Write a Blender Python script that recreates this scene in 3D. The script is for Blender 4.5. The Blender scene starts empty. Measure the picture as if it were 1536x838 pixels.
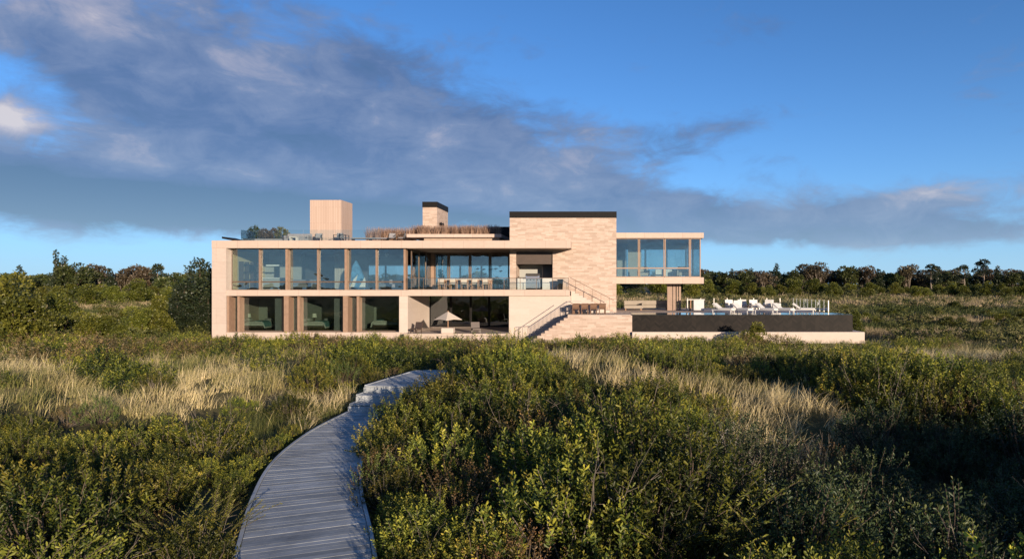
import bpy, math, random
import numpy as np

# ------------------------------------------------------------------ camera, sky, sun, exposure
scene = bpy.context.scene
COL = scene.collection
R = math.radians
EYE = 4.15
FPX = 1024.0           # focal length in pixels of a 1536 px wide frame
VX, VY = 900.0, 425.0  # where the optical axis meets the frame

cam_d = bpy.data.cameras.new('camera')
cam = bpy.data.objects.new('camera', cam_d)
COL.objects.link(cam)
cam.location = (0, 0, EYE)
cam.rotation_euler = (R(90), 0, 0)
cam_d.sensor_width = 36.0
cam_d.lens = 36.0 * FPX / 1536.0
cam_d.shift_x = -(VX - 768.0) / 1536.0
cam_d.shift_y = (VY - 419.0) / 1536.0
cam_d.clip_start = 0.1
cam_d.clip_end = 12000
scene.camera = cam

SUN_EL, SUN_AZ = 8.2, 31.0        # sun stands behind the camera, 30 degrees to the right
sd = bpy.data.lights.new('sun', 'SUN')
sun = bpy.data.objects.new('sun', sd)
COL.objects.link(sun)
sd.energy = 5.0
sd.angle = R(0.5)
sd.color = (1.0, 0.80, 0.61)
sx, sy, sz = math.sin(R(SUN_AZ)) * math.cos(R(SUN_EL)), -math.cos(R(SUN_AZ)) * math.cos(R(SUN_EL)), math.sin(R(SUN_EL))
from mathutils import Vector, Matrix
sun.rotation_euler = Vector((sx, sy, sz)).to_track_quat('Z', 'Y').to_euler()

scene.view_settings.view_transform = 'Standard'
scene.view_settings.look = 'None'
scene.view_settings.gamma = 1
scene.view_settings.use_curve_mapping = False
scene.view_settings.exposure = 0.75

scene.render.engine = 'CYCLES'
cy = scene.cycles
cy.max_bounces = 6
cy.diffuse_bounces = 2
cy.glossy_bounces = 3
cy.transmission_bounces = 4
cy.transparent_max_bounces = 14
cy.use_denoising = True

def pix(x, y):
    """direction (azimuth, elevation) of a point of the sky"""
    dx, dz = (x - VX) / FPX, (VY - y) / FPX
    return math.atan2(dx, 1.0), math.atan2(dz, math.hypot(dx, 1.0))

def build_world():
    w = bpy.data.worlds.new('World')
    scene.world = w
    w.use_nodes = True
    nt = w.node_tree
    nt.nodes.clear()
    N, L = nt.nodes, nt.links
    def put(sock, v):
        if hasattr(v, 'is_linked') or isinstance(v, bpy.types.NodeSocket):
            L.new(v, sock)
        else:
            sock.default_value = v
    def m(op, a, b=None, c=None, clamp=False):
        n = N.new('ShaderNodeMath'); n.operation = op; n.use_clamp = clamp
        put(n.inputs[0], a)
        if b is not None: put(n.inputs[1], b)
        if c is not None: put(n.inputs[2], c)
        return n.outputs[0]
    def smooth(v, lo, hi):
        n = N.new('ShaderNodeMapRange'); n.interpolation_type = 'SMOOTHSTEP'
        put(n.inputs['Value'], v); n.inputs['From Min'].default_value = lo; n.inputs['From Max'].default_value = hi
        return n.outputs['Result']
    def noise(vec, scale, detail, rough, dist=0.0):
        n = N.new('ShaderNodeTexNoise')
        L.new(vec, n.inputs['Vector'])
        n.inputs['Scale'].default_value = scale; n.inputs['Detail'].default_value = detail
        n.inputs['Roughness'].default_value = rough; n.inputs['Distortion'].default_value = dist
        return n.outputs['Fac']
    tc = N.new('ShaderNodeTexCoord')
    sep = N.new('ShaderNodeSeparateXYZ'); L.new(tc.outputs['Generated'], sep.inputs[0])
    az = m('ARCTAN2', sep.outputs['X'], sep.outputs['Y'])
    el = m('ARCSINE', sep.outputs['Z'])
    mp = N.new('ShaderNodeMapping'); L.new(tc.outputs['Generated'], mp.inputs['Vector'])
    mp.inputs['Scale'].default_value = (1.0, 1.0, 2.4)
    mp.inputs['Rotation'].default_value = (0, R(9), 0)
    n1 = noise(mp.outputs[0], 6.0, 10, 0.60, 0.35)
    mp2 = N.new('ShaderNodeMapping'); L.new(tc.outputs['Generated'], mp2.inputs['Vector'])
    mp2.inputs['Scale'].default_value = (1.0, 1.0, 2.2); mp2.inputs['Location'].default_value = (3.1, 1.7, 0.4)
    n2 = noise(mp2.outputs[0], 5.5, 9, 0.58, 0.3)
    def blob(x, y, rx, ry, rot, wgt):
        a0, e0 = pix(x, y)
        ax, ey = rx / FPX * math.cos(a0) ** 2, ry / FPX * math.cos(a0)
        c, s = math.cos(R(rot)), math.sin(R(rot))
        da, de = m('SUBTRACT', az, a0), m('SUBTRACT', el, e0)
        p = m('DIVIDE', m('ADD', m('MULTIPLY', da, c), m('MULTIPLY', de, s)), ax)
        q = m('DIVIDE', m('SUBTRACT', m('MULTIPLY', de, c), m('MULTIPLY', da, s)), ey)
        r2 = m('ADD', m('MULTIPLY', p, p), m('MULTIPLY', q, q))
        return m('MULTIPLY', m('POWER', 2.718, m('MULTIPLY', r2, -1.0)), wgt)
    def total(lst):
        t = lst[0]
        for b in lst[1:]: t = m('ADD', t, b)
        return t
    # (x, y, half width, half height, tilt, weight) of the cloud banks
    cover = total([
        blob(150, 290, 560, 58, -2, 1.5), blob(330, 200, 330, 110, -14, 1.00), blob(620, 215, 330, 95, -14, 0.85),
        blob(130, 60, 190, 75, -10, 0.70), blob(480, 70, 300, 60, -18, 0.55), blob(780, 275, 330, 55, -8, 0.85),
        blob(1010, 215, 190, 42, -10, 0.50), blob(1080, 335, 330, 32, -2, 0.95), blob(1430, 295, 230, 30, 5, 0.85),
        blob(1400, 348, 260, 22, 0, 0.9), blob(20, 390, 130, 9, 0, 0.45), blob(560, 345, 90, 9, 0, 0.2),
        blob(1100, 180, 130, 25, 6, 0.30), blob(820, 60, 300, 60, -12, 0.16),
        blob(60, 120, 70, 40, 0, -0.30), blob(14, 172, 75, 30, -8, 0.75)])
    # unseen broken cloud deck behind the view, added to cool glass reflections and shade
    behind = m('MULTIPLY', smooth(m('ABSOLUTE', az), 1.0, 1.6), 0.62)
    dens_in = m('ADD', m('ADD', cover, behind), m('MULTIPLY', m('SUBTRACT', n1, 0.5), 1.75))
    mp3 = N.new('ShaderNodeMapping'); L.new(tc.outputs['Generated'], mp3.inputs['Vector'])
    mp3.inputs['Scale'].default_value = (1.0, 1.0, 1.9)
    n3 = noise(mp3.outputs[0], 15.0, 8, 0.62, 0.6)
    dens_in = m('ADD', dens_in, m('MULTIPLY', m('SUBTRACT', n3, 0.5), 1.25))
    dens = smooth(dens_in, 0.16, 0.95)
    dens = m('MULTIPLY', dens, smooth(el, 0.012, 0.05))
    dens = m('MULTIPLY', dens, 0.93)
    bright = total([
        blob(12, 172, 70, 28, -10, 0.72), blob(650, 190, 90, 40, -20, 0.06), blob(300, 250, 330, 22, -4, 0.22),
        blob(430, 110, 170, 50, -15, 0.22), blob(760, 240, 170, 28, -8, 0.10), blob(1450, 285, 120, 18, 4, 0.3),
        blob(150, 50, 150, 50, -15, 0.2), blob(200, 304, 520, 28, -2, -1.3), blob(700, 330, 240, 16, 0, -0.35),
        blob(1250, 352, 330, 14, 0, -0.1)])
    shade = m('ADD', m('ADD', m('ADD', m('MULTIPLY', m('SUBTRACT', n2, 0.5), 1.05), m('MULTIPLY', m('SUBTRACT', n3, 0.5), 0.75)), 0.39), bright)
    ramp = N.new('ShaderNodeValToRGB'); L.new(shade, ramp.inputs[0])
    e = ramp.color_ramp.elements
    e[0].position = 0.0; e[0].color = (0.050, 0.115, 0.230, 1)
    e[1].position = 1.0; e[1].color = (0.60, 0.55, 0.56, 1)
    for pos, c in ((0.33, (0.088, 0.150, 0.305, 1)), (0.58, (0.160, 0.218, 0.365, 1)), (0.80, (0.34, 0.345, 0.44, 1))):
        k = e.new(pos); k.color = c
    sky = N.new('ShaderNodeTexSky')
    sky.sky_type = 'NISHITA'
    sky.sun_disc = False
    sky.sun_elevation = R(SUN_EL)
    sky.sun_rotation = R(180 - SUN_AZ)
    sky.altitude = 10
    sky.air_density = 0.72; sky.dust_density = 0.0; sky.ozone_density = 5.0
    b1 = N.new('ShaderNodeBackground'); L.new(sky.outputs[0], b1.inputs[0]); b1.inputs[1].default_value = 0.12
    b2 = N.new('ShaderNodeBackground'); L.new(ramp.outputs[0], b2.inputs[0]); b2.inputs[1].default_value = 0.70
    mix = N.new('ShaderNodeMixShader'); L.new(dens, mix.inputs[0]); L.new(b1.outputs[0], mix.inputs[1]); L.new(b2.outputs[0], mix.inputs[2])
    # pale damp air along the horizon
    b3 = N.new('ShaderNodeBackground'); b3.inputs[0].default_value = (.42, .58, .70, 1); b3.inputs[1].default_value = 0.74
    veil = m('MULTIPLY', m('POWER', 2.718, m('MULTIPLY', m('ABSOLUTE', el), -14.0)), 0.80)
    mix2 = N.new('ShaderNodeMixShader'); L.new(veil, mix2.inputs[0]); L.new(mix.outputs[0], mix2.inputs[1]); L.new(b3.outputs[0], mix2.inputs[2])
    b4 = N.new('ShaderNodeBackground'); b4.inputs[0].default_value = (.22, .46, .74, 1); b4.inputs[1].default_value = 0.74
    mid = m('MULTIPLY', m('POWER', 2.718, m('MULTIPLY', m('ABSOLUTE', el), -5.0)), 0.42)
    mid = m('MULTIPLY', mid, m('SUBTRACT', 1.0, dens))
    mix3 = N.new('ShaderNodeMixShader'); L.new(mid, mix3.inputs[0]); L.new(mix2.outputs[0], mix3.inputs[1]); L.new(b4.outputs[0], mix3.inputs[2])
    mix2 = mix3
    out = N.new('ShaderNodeOutputWorld'); L.new(mix2.outputs[0], out.inputs[0])
    w.cycles.sampling_method = 'MANUAL'
    w.cycles.sample_map_resolution = 512
build_world()

# ------------------------------------------------------------------ helpers
rng = np.random.default_rng(11)
random.seed(5)

def xp(px, Y): return (px - VX) * Y / FPX
def zp(py, Y): return EYE - (py - VY) * Y / FPX

class MB:
    """collects shapes that become one mesh"""
    def __init__(s): s.v, s.f = [], []
    def add(s, vs, fs):
        o = len(s.v); s.v += [tuple(p) for p in vs]; s.f += [tuple(i + o for i in f) for f in fs]; return s
    def box(s, x0, x1, y0, y1, z0, z1):
        return s.add([(x0,y0,z0),(x1,y0,z0),(x1,y1,z0),(x0,y1,z0),(x0,y0,z1),(x1,y0,z1),(x1,y1,z1),(x0,y1,z1)],
                     [(0,3,2,1),(4,5,6,7),(0,1,5,4),(1,2,6,5),(2,3,7,6),(3,0,4,7)])
    def rbox(s, x0, x1, y0, y1, z0, z1, r=0.03):
        """box with chamfered edges"""
        r = min(r, (x1-x0)*.45, (y1-y0)*.45, (z1-z0)*.45)
        rings = []
        for z, k in ((z0, r), (z0+r, 0), (z1-r, 0), (z1, r)):
            a, b, c, d = x0+k, x1-k, y0+k, y1-k
            rings.append([(a+r,c,z),(b-r,c,z),(b,c+r,z),(b,d-r,z),(b-r,d,z),(a+r,d,z),(a,d-r,z),(a,c+r,z)])
        vs = sum(rings, []); fs = [tuple(range(7,-1,-1)), tuple(range(24,32))]
        for i in range(3):
            for j in range(8):
                k = (j+1) % 8
                fs.append((i*8+j, i*8+k, (i+1)*8+k, (i+1)*8+j))
        return s.add(vs, fs)
    def tube(s, p0, p1, r0, r1=None, n=8):
        r1 = r0 if r1 is None else r1
        p0, p1 = Vector(p0), Vector(p1)
        d = (p1 - p0).normalized()
        a = d.orthogonal().normalized(); b = d.cross(a)
        vs = []
        for p, r in ((p0, r0), (p1, r1)):
            for i in range(n):
                t = 2*math.pi*i/n
                vs.append(p + a*(r*math.cos(t)) + b*(r*math.sin(t)))
        fs = [tuple(range(n-1,-1,-1)), tuple(range(n, 2*n))]
        for i in range(n):
            j = (i+1) % n; fs.append((i, j, n+j, n+i))
        return s.add(vs, fs)
    def bar(s, p0, p1, w, h):
        """square bar from p0 to p1, w across and h in the other direction"""
        p0, p1 = Vector(p0), Vector(p1)
        d = (p1-p0).normalized(); up = Vector((0,0,1)) if abs(d.z) < .9 else Vector((0,1,0))
        a = d.cross(up).normalized(); b = a.cross(d).normalized()
        vs = []
        for p in (p0, p1):
            for i, j in ((-1,-1),(1,-1),(1,1),(-1,1)): vs.append(p + a*(w/2*i) + b*(h/2*j))
        return s.add(vs, [(3,2,1,0),(4,5,6,7),(0,1,5,4),(1,2,6,5),(2,3,7,6),(3,0,4,7)])
    def prism_y(s, poly, y0, y1):
        """outline in the x-z plane given a depth"""
        n = len(poly)
        vs = [(x, y0, z) for x, z in poly] + [(x, y1, z) for x, z in poly]
        fs = [tuple(range(n)), tuple(range(2*n-1, n-1, -1))] + [(i, n+i, n+(i+1) % n, (i+1) % n) for i in range(n)]
        return s.add(vs, fs)
    def prism_x(s, poly, x0, x1):
        n = len(poly)
        vs = [(x0, y, z) for y, z in poly] + [(x1, y, z) for y, z in poly]
        fs = [tuple(range(n-1,-1,-1)), tuple(range(n, 2*n))] + [(i, (i+1) % n, n+(i+1) % n, n+i) for i in range(n)]
        return s.add(vs, fs)
    def lathe(s, prof, c=(0,0,0), n=14):
        vs = []
        for r, z in prof:
            for i in range(n):
                t = 2*math.pi*i/n; vs.append((c[0]+r*math.cos(t), c[1]+r*math.sin(t), c[2]+z))
        fs = []
        for k in range(len(prof)-1):
            for i in range(n):
                j = (i+1) % n; fs.append((k*n+i, k*n+j, (k+1)*n+j, (k+1)*n+i))
        fs.append(tuple(range(n-1,-1,-1))); fs.append(tuple(range((len(prof)-1)*n, len(prof)*n)))
        return s.add(vs, fs)

ROOT = {}
def tag(o, label=None, cat=None, group=None, kind=None):
    if label: o['label'] = label
    if cat: o['category'] = cat
    if group: o['group'] = group
    if kind: o['kind'] = kind
    return o
def thing(name, loc, label, cat, group=None, rz=0.0):
    o = bpy.data.objects.new(name, None); COL.objects.link(o)
    o.location = loc; o.rotation_euler = (0, 0, rz); o.empty_display_size = 0.2
    ROOT[o] = Vector(loc)
    return tag(o, label, cat, group)
def obj(name, mb, mat, parent=None, world=False, smooth=False):
    me = bpy.data.meshes.new(name)
    off = Vector((0,0,0))
    if parent is not None and world: off = ROOT[parent]
    me.from_pydata([(v[0]-off[0], v[1]-off[1], v[2]-off[2]) for v in mb.v], [], mb.f)
    me.materials.append(mat)
    if smooth: me.polygons.foreach_set('use_smooth', [True]*len(me.polygons))
    me.update()
    o = bpy.data.objects.new(name, me); COL.objects.link(o)
    if parent is not None:
        o.parent = parent
        ROOT[o] = ROOT[parent]
    return o
def copy_tree(o, parent=None):
    c = o.copy(); COL.objects.link(c)
    if parent is not None: c.parent = parent
    for ch in list(o.children): copy_tree(ch, c)
    return c

def np_mesh(name, verts, faces, mat, tint=None, smooth=False):
    """mesh from arrays: verts (n,3), faces (m,k)"""
    me = bpy.data.meshes.new(name)
    verts = np.asarray(verts, dtype=np.float32); faces = np.asarray(faces, dtype=np.int32)
    me.vertices.add(len(verts)); me.vertices.foreach_set('co', verts.ravel())
    k = faces.shape[1]
    me.loops.add(faces.size); me.loops.foreach_set('vertex_index', faces.ravel())
    me.polygons.add(len(faces))
    me.polygons.foreach_set('loop_start', np.arange(0, faces.size, k, dtype=np.int32))
    me.polygons.foreach_set('loop_total', np.full(len(faces), k, dtype=np.int32))
    if smooth: me.polygons.foreach_set('use_smooth', np.ones(len(faces), dtype=bool))
    me.materials.append(mat)
    if tint is not None:
        a = me.attributes.new('tint', 'FLOAT', 'FACE'); a.data.foreach_set('value', np.asarray(tint, dtype=np.float32))
    me.update(calc_edges=True)
    me.validate()
    return me
def link_mesh(name, me, parent=None):
    o = bpy.data.objects.new(name, me); COL.objects.link(o)
    if parent is not None: o.parent = parent
    return o

# ------------------------------------------------------------------ materials
def new_mat(name):
    m = bpy.data.materials.new(name); m.use_nodes = True
    nt = m.node_tree; b = nt.nodes['Principled BSDF']
    return m, nt, b
def plain(name, col, rough=0.6, metal=0.0, var=0.12, scale=3.0, spec=0.5, bump=0.0):
    """one colour with a mild uneven tone"""
    m, nt, b = new_mat(name)
    N, L = nt.nodes, nt.links
    tc = N.new('ShaderNodeTexCoord'); n = N.new('ShaderNodeTexNoise'); L.new(tc.outputs['Object'], n.inputs['Vector'])
    n.inputs['Scale'].default_value = scale; n.inputs['Detail'].default_value = 6; n.inputs['Roughness'].default_value = .65
    r = N.new('ShaderNodeMapRange'); L.new(n.outputs['Fac'], r.inputs['Value'])
    r.inputs['From Min'].default_value = .25; r.inputs['From Max'].default_value = .75
    r.inputs['To Min'].default_value = 1-var; r.inputs['To Max'].default_value = 1+var
    mx = N.new('ShaderNodeVectorMath'); mx.operation = 'SCALE'; mx.inputs[0].default_value = col; L.new(r.outputs[0], mx.inputs['Scale'])
    L.new(mx.outputs[0], b.inputs['Base Color'])
    b.inputs['Roughness'].default_value = rough; b.inputs['Metallic'].default_value = metal
    b.inputs['Specular IOR Level'].default_value = spec
    if bump:
        bp = N.new('ShaderNodeBump'); bp.inputs['Strength'].default_value = bump; bp.inputs['Distance'].default_value = .02
        L.new(n.outputs['Fac'], bp.inputs['Height']); L.new(bp.outputs[0], b.inputs['Normal'])
    return m
def masonry(name, c1, c2, cm, bw, bh, mortar=0.006, rough=0.8, bump=0.35, bias=0.0, amp=.05):
    """coursed stone on upright faces"""
    m, nt, b = new_mat(name)
    N, L = nt.nodes, nt.links
    g = N.new('ShaderNodeNewGeometry'); s = N.new('ShaderNodeSeparateXYZ'); L.new(g.outputs['Position'], s.inputs[0])
    ad = N.new('ShaderNodeMath'); ad.operation = 'ADD'; L.new(s.outputs[0], ad.inputs[0]); L.new(s.outputs[1], ad.inputs[1])
    cb = N.new('ShaderNodeCombineXYZ'); L.new(ad.outputs[0], cb.inputs[0]); L.new(s.outputs[2], cb.inputs[1])
    br = N.new('ShaderNodeTexBrick'); L.new(cb.outputs[0], br.inputs['Vector'])
    br.inputs['Scale'].default_value = 1.0; br.inputs['Brick Width'].default_value = bw; br.inputs['Row Height'].default_value = bh
    br.inputs['Mortar Size'].default_value = mortar; br.inputs['Mortar Smooth'].default_value = .2; br.inputs['Bias'].default_value = bias
    br.inputs['Color1'].default_value = (*c1, 1); br.inputs['Color2'].default_value = (*c2, 1); br.inputs['Mortar'].default_value = (*cm, 1)
    br.offset = .43; br.squash = .7; br.squash_frequency = 3
    n = N.new('ShaderNodeTexNoise'); n.inputs['Scale'].default_value = 1.0; n.inputs['Detail'].default_value = 9; n.inputs['Roughness'].default_value = .7
    mp = N.new('ShaderNodeMapping'); L.new(cb.outputs[0], mp.inputs[0]); mp.inputs['Scale'].default_value = (2.6, 5.0, 1); L.new(mp.outputs[0], n.inputs['Vector'])
    r = N.new('ShaderNodeMapRange'); L.new(n.outputs['Fac'], r.inputs['Value']); r.inputs['From Min'].default_value = .3; r.inputs['From Max'].default_value = .7
    r.inputs['To Min'].default_value = 1-amp; r.inputs['To Max'].default_value = 1+amp
    mx = N.new('ShaderNodeVectorMath'); mx.operation = 'SCALE'; L.new(br.outputs['Color'], mx.inputs[0]); L.new(r.outputs[0], mx.inputs['Scale'])
    L.new(mx.outputs[0], b.inputs['Base Color']); b.inputs['Roughness'].default_value = rough; b.inputs['Specular IOR Level'].default_value = .25
    bp = N.new('ShaderNodeBump'); bp.inputs['Strength'].default_value = bump; bp.inputs['Distance'].default_value = .02
    L.new(mx.outputs[0], bp.inputs['Height']); L.new(bp.outputs[0], b.inputs['Normal'])
    return m
def glass(name, tint, refl=0.09, rough=0.0):
    m = bpy.data.materials.new(name); m.use_nodes = True
    nt = m.node_tree; N, L = nt.nodes, nt.links
    N.remove(N['Principled BSDF'])
    t = N.new('ShaderNodeBsdfTransparent'); t.inputs[0].default_value = (*tint, 1)
    g = N.new('ShaderNodeBsdfGlossy'); g.inputs['Roughness'].default_value = rough; g.inputs[0].default_value = (.92, .97, 1, 1)
    tc = N.new('ShaderNodeNewGeometry'); nz = N.new('ShaderNodeTexNoise'); L.new(tc.outputs['Position'], nz.inputs['Vector']); nz.inputs['Scale'].default_value = .7
    bp = N.new('ShaderNodeBump'); bp.inputs['Strength'].default_value = .12; bp.inputs['Distance'].default_value = .12; L.new(nz.outputs['Fac'], bp.inputs['Height']); L.new(bp.outputs[0], g.inputs['Normal'])
    f = N.new('ShaderNodeLayerWeight'); f.inputs[0].default_value = .25
    ad = N.new('ShaderNodeMath'); ad.operation = 'MULTIPLY_ADD'; L.new(f.outputs['Fresnel'], ad.inputs[0]); ad.inputs[1].default_value = .8; ad.inputs[2].default_value = refl; ad.use_clamp = True
    mx = N.new('ShaderNodeMixShader'); L.new(ad.outputs[0], mx.inputs[0]); L.new(t.outputs[0], mx.inputs[1]); L.new(g.outputs[0], mx.inputs[2])
    L.new(mx.outputs[0], N['Material Output'].inputs[0])
    return m
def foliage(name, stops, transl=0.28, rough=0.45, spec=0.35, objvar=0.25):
    """leaves: the tone of each leaf comes from its tint number, each plant a little different"""
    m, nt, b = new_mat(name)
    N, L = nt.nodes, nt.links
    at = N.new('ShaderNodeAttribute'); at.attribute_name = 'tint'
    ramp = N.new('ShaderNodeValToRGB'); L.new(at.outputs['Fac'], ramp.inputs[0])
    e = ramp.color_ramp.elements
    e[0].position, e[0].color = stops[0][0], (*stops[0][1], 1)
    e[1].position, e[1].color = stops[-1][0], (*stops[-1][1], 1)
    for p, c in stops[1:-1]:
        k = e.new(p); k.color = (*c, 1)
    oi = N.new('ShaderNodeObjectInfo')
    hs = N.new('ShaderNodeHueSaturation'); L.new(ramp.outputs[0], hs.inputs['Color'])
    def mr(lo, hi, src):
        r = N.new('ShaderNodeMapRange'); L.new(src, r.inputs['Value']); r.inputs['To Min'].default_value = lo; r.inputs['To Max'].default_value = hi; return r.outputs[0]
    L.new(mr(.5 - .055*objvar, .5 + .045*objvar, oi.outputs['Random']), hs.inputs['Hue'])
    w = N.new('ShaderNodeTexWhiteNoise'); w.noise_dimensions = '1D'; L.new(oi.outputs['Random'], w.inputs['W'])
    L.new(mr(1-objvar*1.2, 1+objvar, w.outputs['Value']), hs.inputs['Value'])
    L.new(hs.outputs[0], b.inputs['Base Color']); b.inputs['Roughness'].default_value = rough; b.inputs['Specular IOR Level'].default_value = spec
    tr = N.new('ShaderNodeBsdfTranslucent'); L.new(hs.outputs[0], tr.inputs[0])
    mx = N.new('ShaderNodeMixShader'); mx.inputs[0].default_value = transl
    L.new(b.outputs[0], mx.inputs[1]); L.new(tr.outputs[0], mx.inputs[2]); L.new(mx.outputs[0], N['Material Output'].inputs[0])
    return m

M = {}
M['limestone'] = masonry('limestone', (.44,.365,.315), (.415,.342,.293), (.30,.235,.19), 3.2, 1.15, .008, .75, .12, amp=.07)
M['slab'] = masonry('pale_slab', (.445,.355,.295), (.425,.336,.278), (.27,.21,.17), 2.2, 40.0, .010, .7, .1, amp=.07)
M['white_wall'] = masonry('white_wall', (.48,.41,.355), (.455,.385,.33), (.45,.37,.30), 1.8, .45, .004, .8, .1)
M['coursed'] = masonry('coursed_stone', (.475,.38,.315), (.355,.272,.215), (.31,.22,.165), .62, .125, .005, .85, .5, .0, .10)
M['plaster'] = plain('plaster', (.34,.33,.29), .8, 0, .05)
M['plaster_grey'] = plain('plaster_grey', (.30,.31,.29), .8, 0, .05)
M['cedar'] = plain('cedar_wood', (.25,.165,.115), .6, 0, .2, 5.0, .3)
M['soffit'] = plain('soffit_board', (.33,.25,.19), .7, 0, .12, 4.0, .3)
M['bronze'] = plain('bronze_metal', (.15,.105,.075), .45, .5, .12)
M['bronze_light'] = plain('light_bronze', (.24,.165,.12), .5, .2, .12)
M['black_metal'] = plain('black_metal', (.009,.008,.0075), .6, .0, .25, 4.0, .15)
M['steel'] = plain('stainless_steel', (.55,.55,.54), .3, .9, .1)
M['pale_metal'] = plain('pale_metal', (.55,.52,.47), .45, .4, .1)
M['teak'] = plain('teak', (.36,.21,.125), .6, 0, .2, 6.0, .3)
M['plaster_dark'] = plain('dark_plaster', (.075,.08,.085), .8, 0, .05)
M['sun_tint'] = plain('sun_tinted_lining', (.62,.50,.27), .8, 0, .06)  # yellow of sunlight put into the wall colour
M['brown_teak'] = plain('brown_teak', (.15,.085,.052), .6, 0, .2, 6.0, .3)
M['beige_cloth'] = plain('beige_cloth', (.27,.235,.19), .9, 0, .08)
M['rail_grey'] = plain('rail_grey', (.30,.265,.25), .5, .2, .08)
M['floor'] = plain('pale_oak_floor', (.16,.13,.10), .55, 0, .12)
M['paving'] = plain('stone_paving', (.40,.33,.27), .75, 0, .1)
M['white_cloth'] = plain('white_cloth', (.54,.53,.50), .9, 0, .06)
M['grey_cloth'] = plain('grey_cloth', (.20,.20,.21), .9, 0, .1)
M['teal_cloth'] = plain('teal_cloth', (.12,.25,.26), .9, 0, .1)
M['cream_cloth'] = plain('cream_cloth', (.46,.40,.33), .9, 0, .08)
M['dark_wood'] = plain('dark_wood', (.06,.042,.032), .5, 0, .2)
M['lamp_white'] = plain('lamp_shade_white', (.78,.76,.70), .8, 0, .03)
M['art_blue'] = plain('painted_blue', (.08,.24,.42), .7, 0, .9, 2.5)
M['art_white'] = plain('painted_white', (.75,.72,.66), .7, 0, .2, 2.5)
M['glass_up'] = glass('clear_window_glass', (.76,.83,.84), .10)
M['glass_low'] = glass('tinted_window_glass', (.62,.68,.645), .06)
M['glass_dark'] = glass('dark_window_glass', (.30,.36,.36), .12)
M['glass_rail'] = glass('railing_glass', (.92,.95,.945), .02)
M['bark'] = plain('bark', (.085,.065,.048), .9, 0, .3, 6.0, .2, .4)
M['pale_bark'] = plain('pale_bark', (.20,.165,.13), .9, 0, .25, 6.0, .2, .4)
M['dead_bark'] = plain('dead_bark', (.15,.125,.10), .9, 0, .25, 6.0, .2, .3)
M['shingle'] = plain('grey_shingle', (.22,.19,.17), .9, 0, .2, 1.0)

def m_slats():
    m, nt, b = new_mat('vertical_wood_cladding')
    N, L = nt.nodes, nt.links
    g = N.new('ShaderNodeNewGeometry'); s = N.new('ShaderNodeSeparateXYZ'); L.new(g.outputs['Position'], s.inputs[0])
    ad = N.new('ShaderNodeMath'); ad.operation = 'ADD'; L.new(s.outputs[0], ad.inputs[0]); L.new(s.outputs[1], ad.inputs[1])
    cb = N.new('ShaderNodeCombineXYZ'); L.new(s.outputs[2], cb.inputs[0]); L.new(ad.outputs[0], cb.inputs[1])
    br = N.new('ShaderNodeTexBrick'); L.new(cb.outputs[0], br.inputs['Vector']); br.inputs['Scale'].default_value = 1
    br.inputs['Brick Width'].default_value = 2.6; br.inputs['Row Height'].default_value = .14; br.inputs['Mortar Size'].default_value = .008
    br.inputs['Color1'].default_value = (.43,.325,.26,1); br.inputs['Color2'].default_value = (.385,.285,.225,1); br.inputs['Mortar'].default_value = (.24,.165,.125,1)
    L.new(br.outputs['Color'], b.inputs['Base Color']); b.inputs['Roughness'].default_value = .7
    return m
M['slats'] = m_slats()
def m_mosaic():
    m, nt, b = new_mat('black_mosaic')
    N, L = nt.nodes, nt.links
    g = N.new('ShaderNodeNewGeometry'); s = N.new('ShaderNodeSeparateXYZ'); L.new(g.outputs['Position'], s.inputs[0])
    def mt(op, a, b_):
        n = N.new('ShaderNodeMath'); n.operation = op
        for i, v in enumerate((a, b_)):
            if isinstance(v, (int, float)): n.inputs[i].default_value = v
            else: L.new(v, n.inputs[i])
        return n.outputs[0]
    # zigzag courses
    zig = mt('MULTIPLY', mt('PINGPONG', s.outputs[0], .33), .75)
    cb = N.new('ShaderNodeCombineXYZ'); L.new(s.outputs[0], cb.inputs[0]); L.new(mt('ADD', s.outputs[2], zig), cb.inputs[1])
    br = N.new('ShaderNodeTexBrick'); L.new(cb.outputs[0], br.inputs['Vector']); br.inputs['Scale'].default_value = 1
    br.inputs['Brick Width'].default_value = .33; br.inputs['Row Height'].default_value = .17; br.inputs['Mortar Size'].default_value = .006
    br.inputs['Color1'].default_value = (.006,.0052,.0045,1); br.inputs['Color2'].default_value = (.015,.012,.010,1); br.inputs['Mortar'].default_value = (.006,.005,.005,1)
    br.offset = 0
    L.new(br.outputs['Color'], b.inputs['Base Color']); b.inputs['Roughness'].default_value = .55; b.inputs['Specular IOR Level'].default_value = .12
    return m
M['mosaic'] = m_mosaic()
def m_water():
    m, nt, b = new_mat('pool_water')
    N, L = nt.nodes, nt.links
    b.inputs['Base Color'].default_value = (.03,.07,.085,1); b.inputs['Roughness'].default_value = .04; b.inputs['Specular IOR Level'].default_value = .6
    tc = N.new('ShaderNodeTexCoord'); n = N.new('ShaderNodeTexNoise'); L.new(tc.outputs['Object'], n.inputs[0]); n.inputs['Scale'].default_value = 1.6; n.inputs['Detail'].default_value = 3
    bp = N.new('ShaderNodeBump'); bp.inputs['Strength'].default_value = .08; bp.inputs['Distance'].default_value = .05; L.new(n.outputs['Fac'], bp.inputs['Height']); L.new(bp.outputs[0], b.inputs['Normal'])
    return m
M['water'] = m_water()
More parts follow.
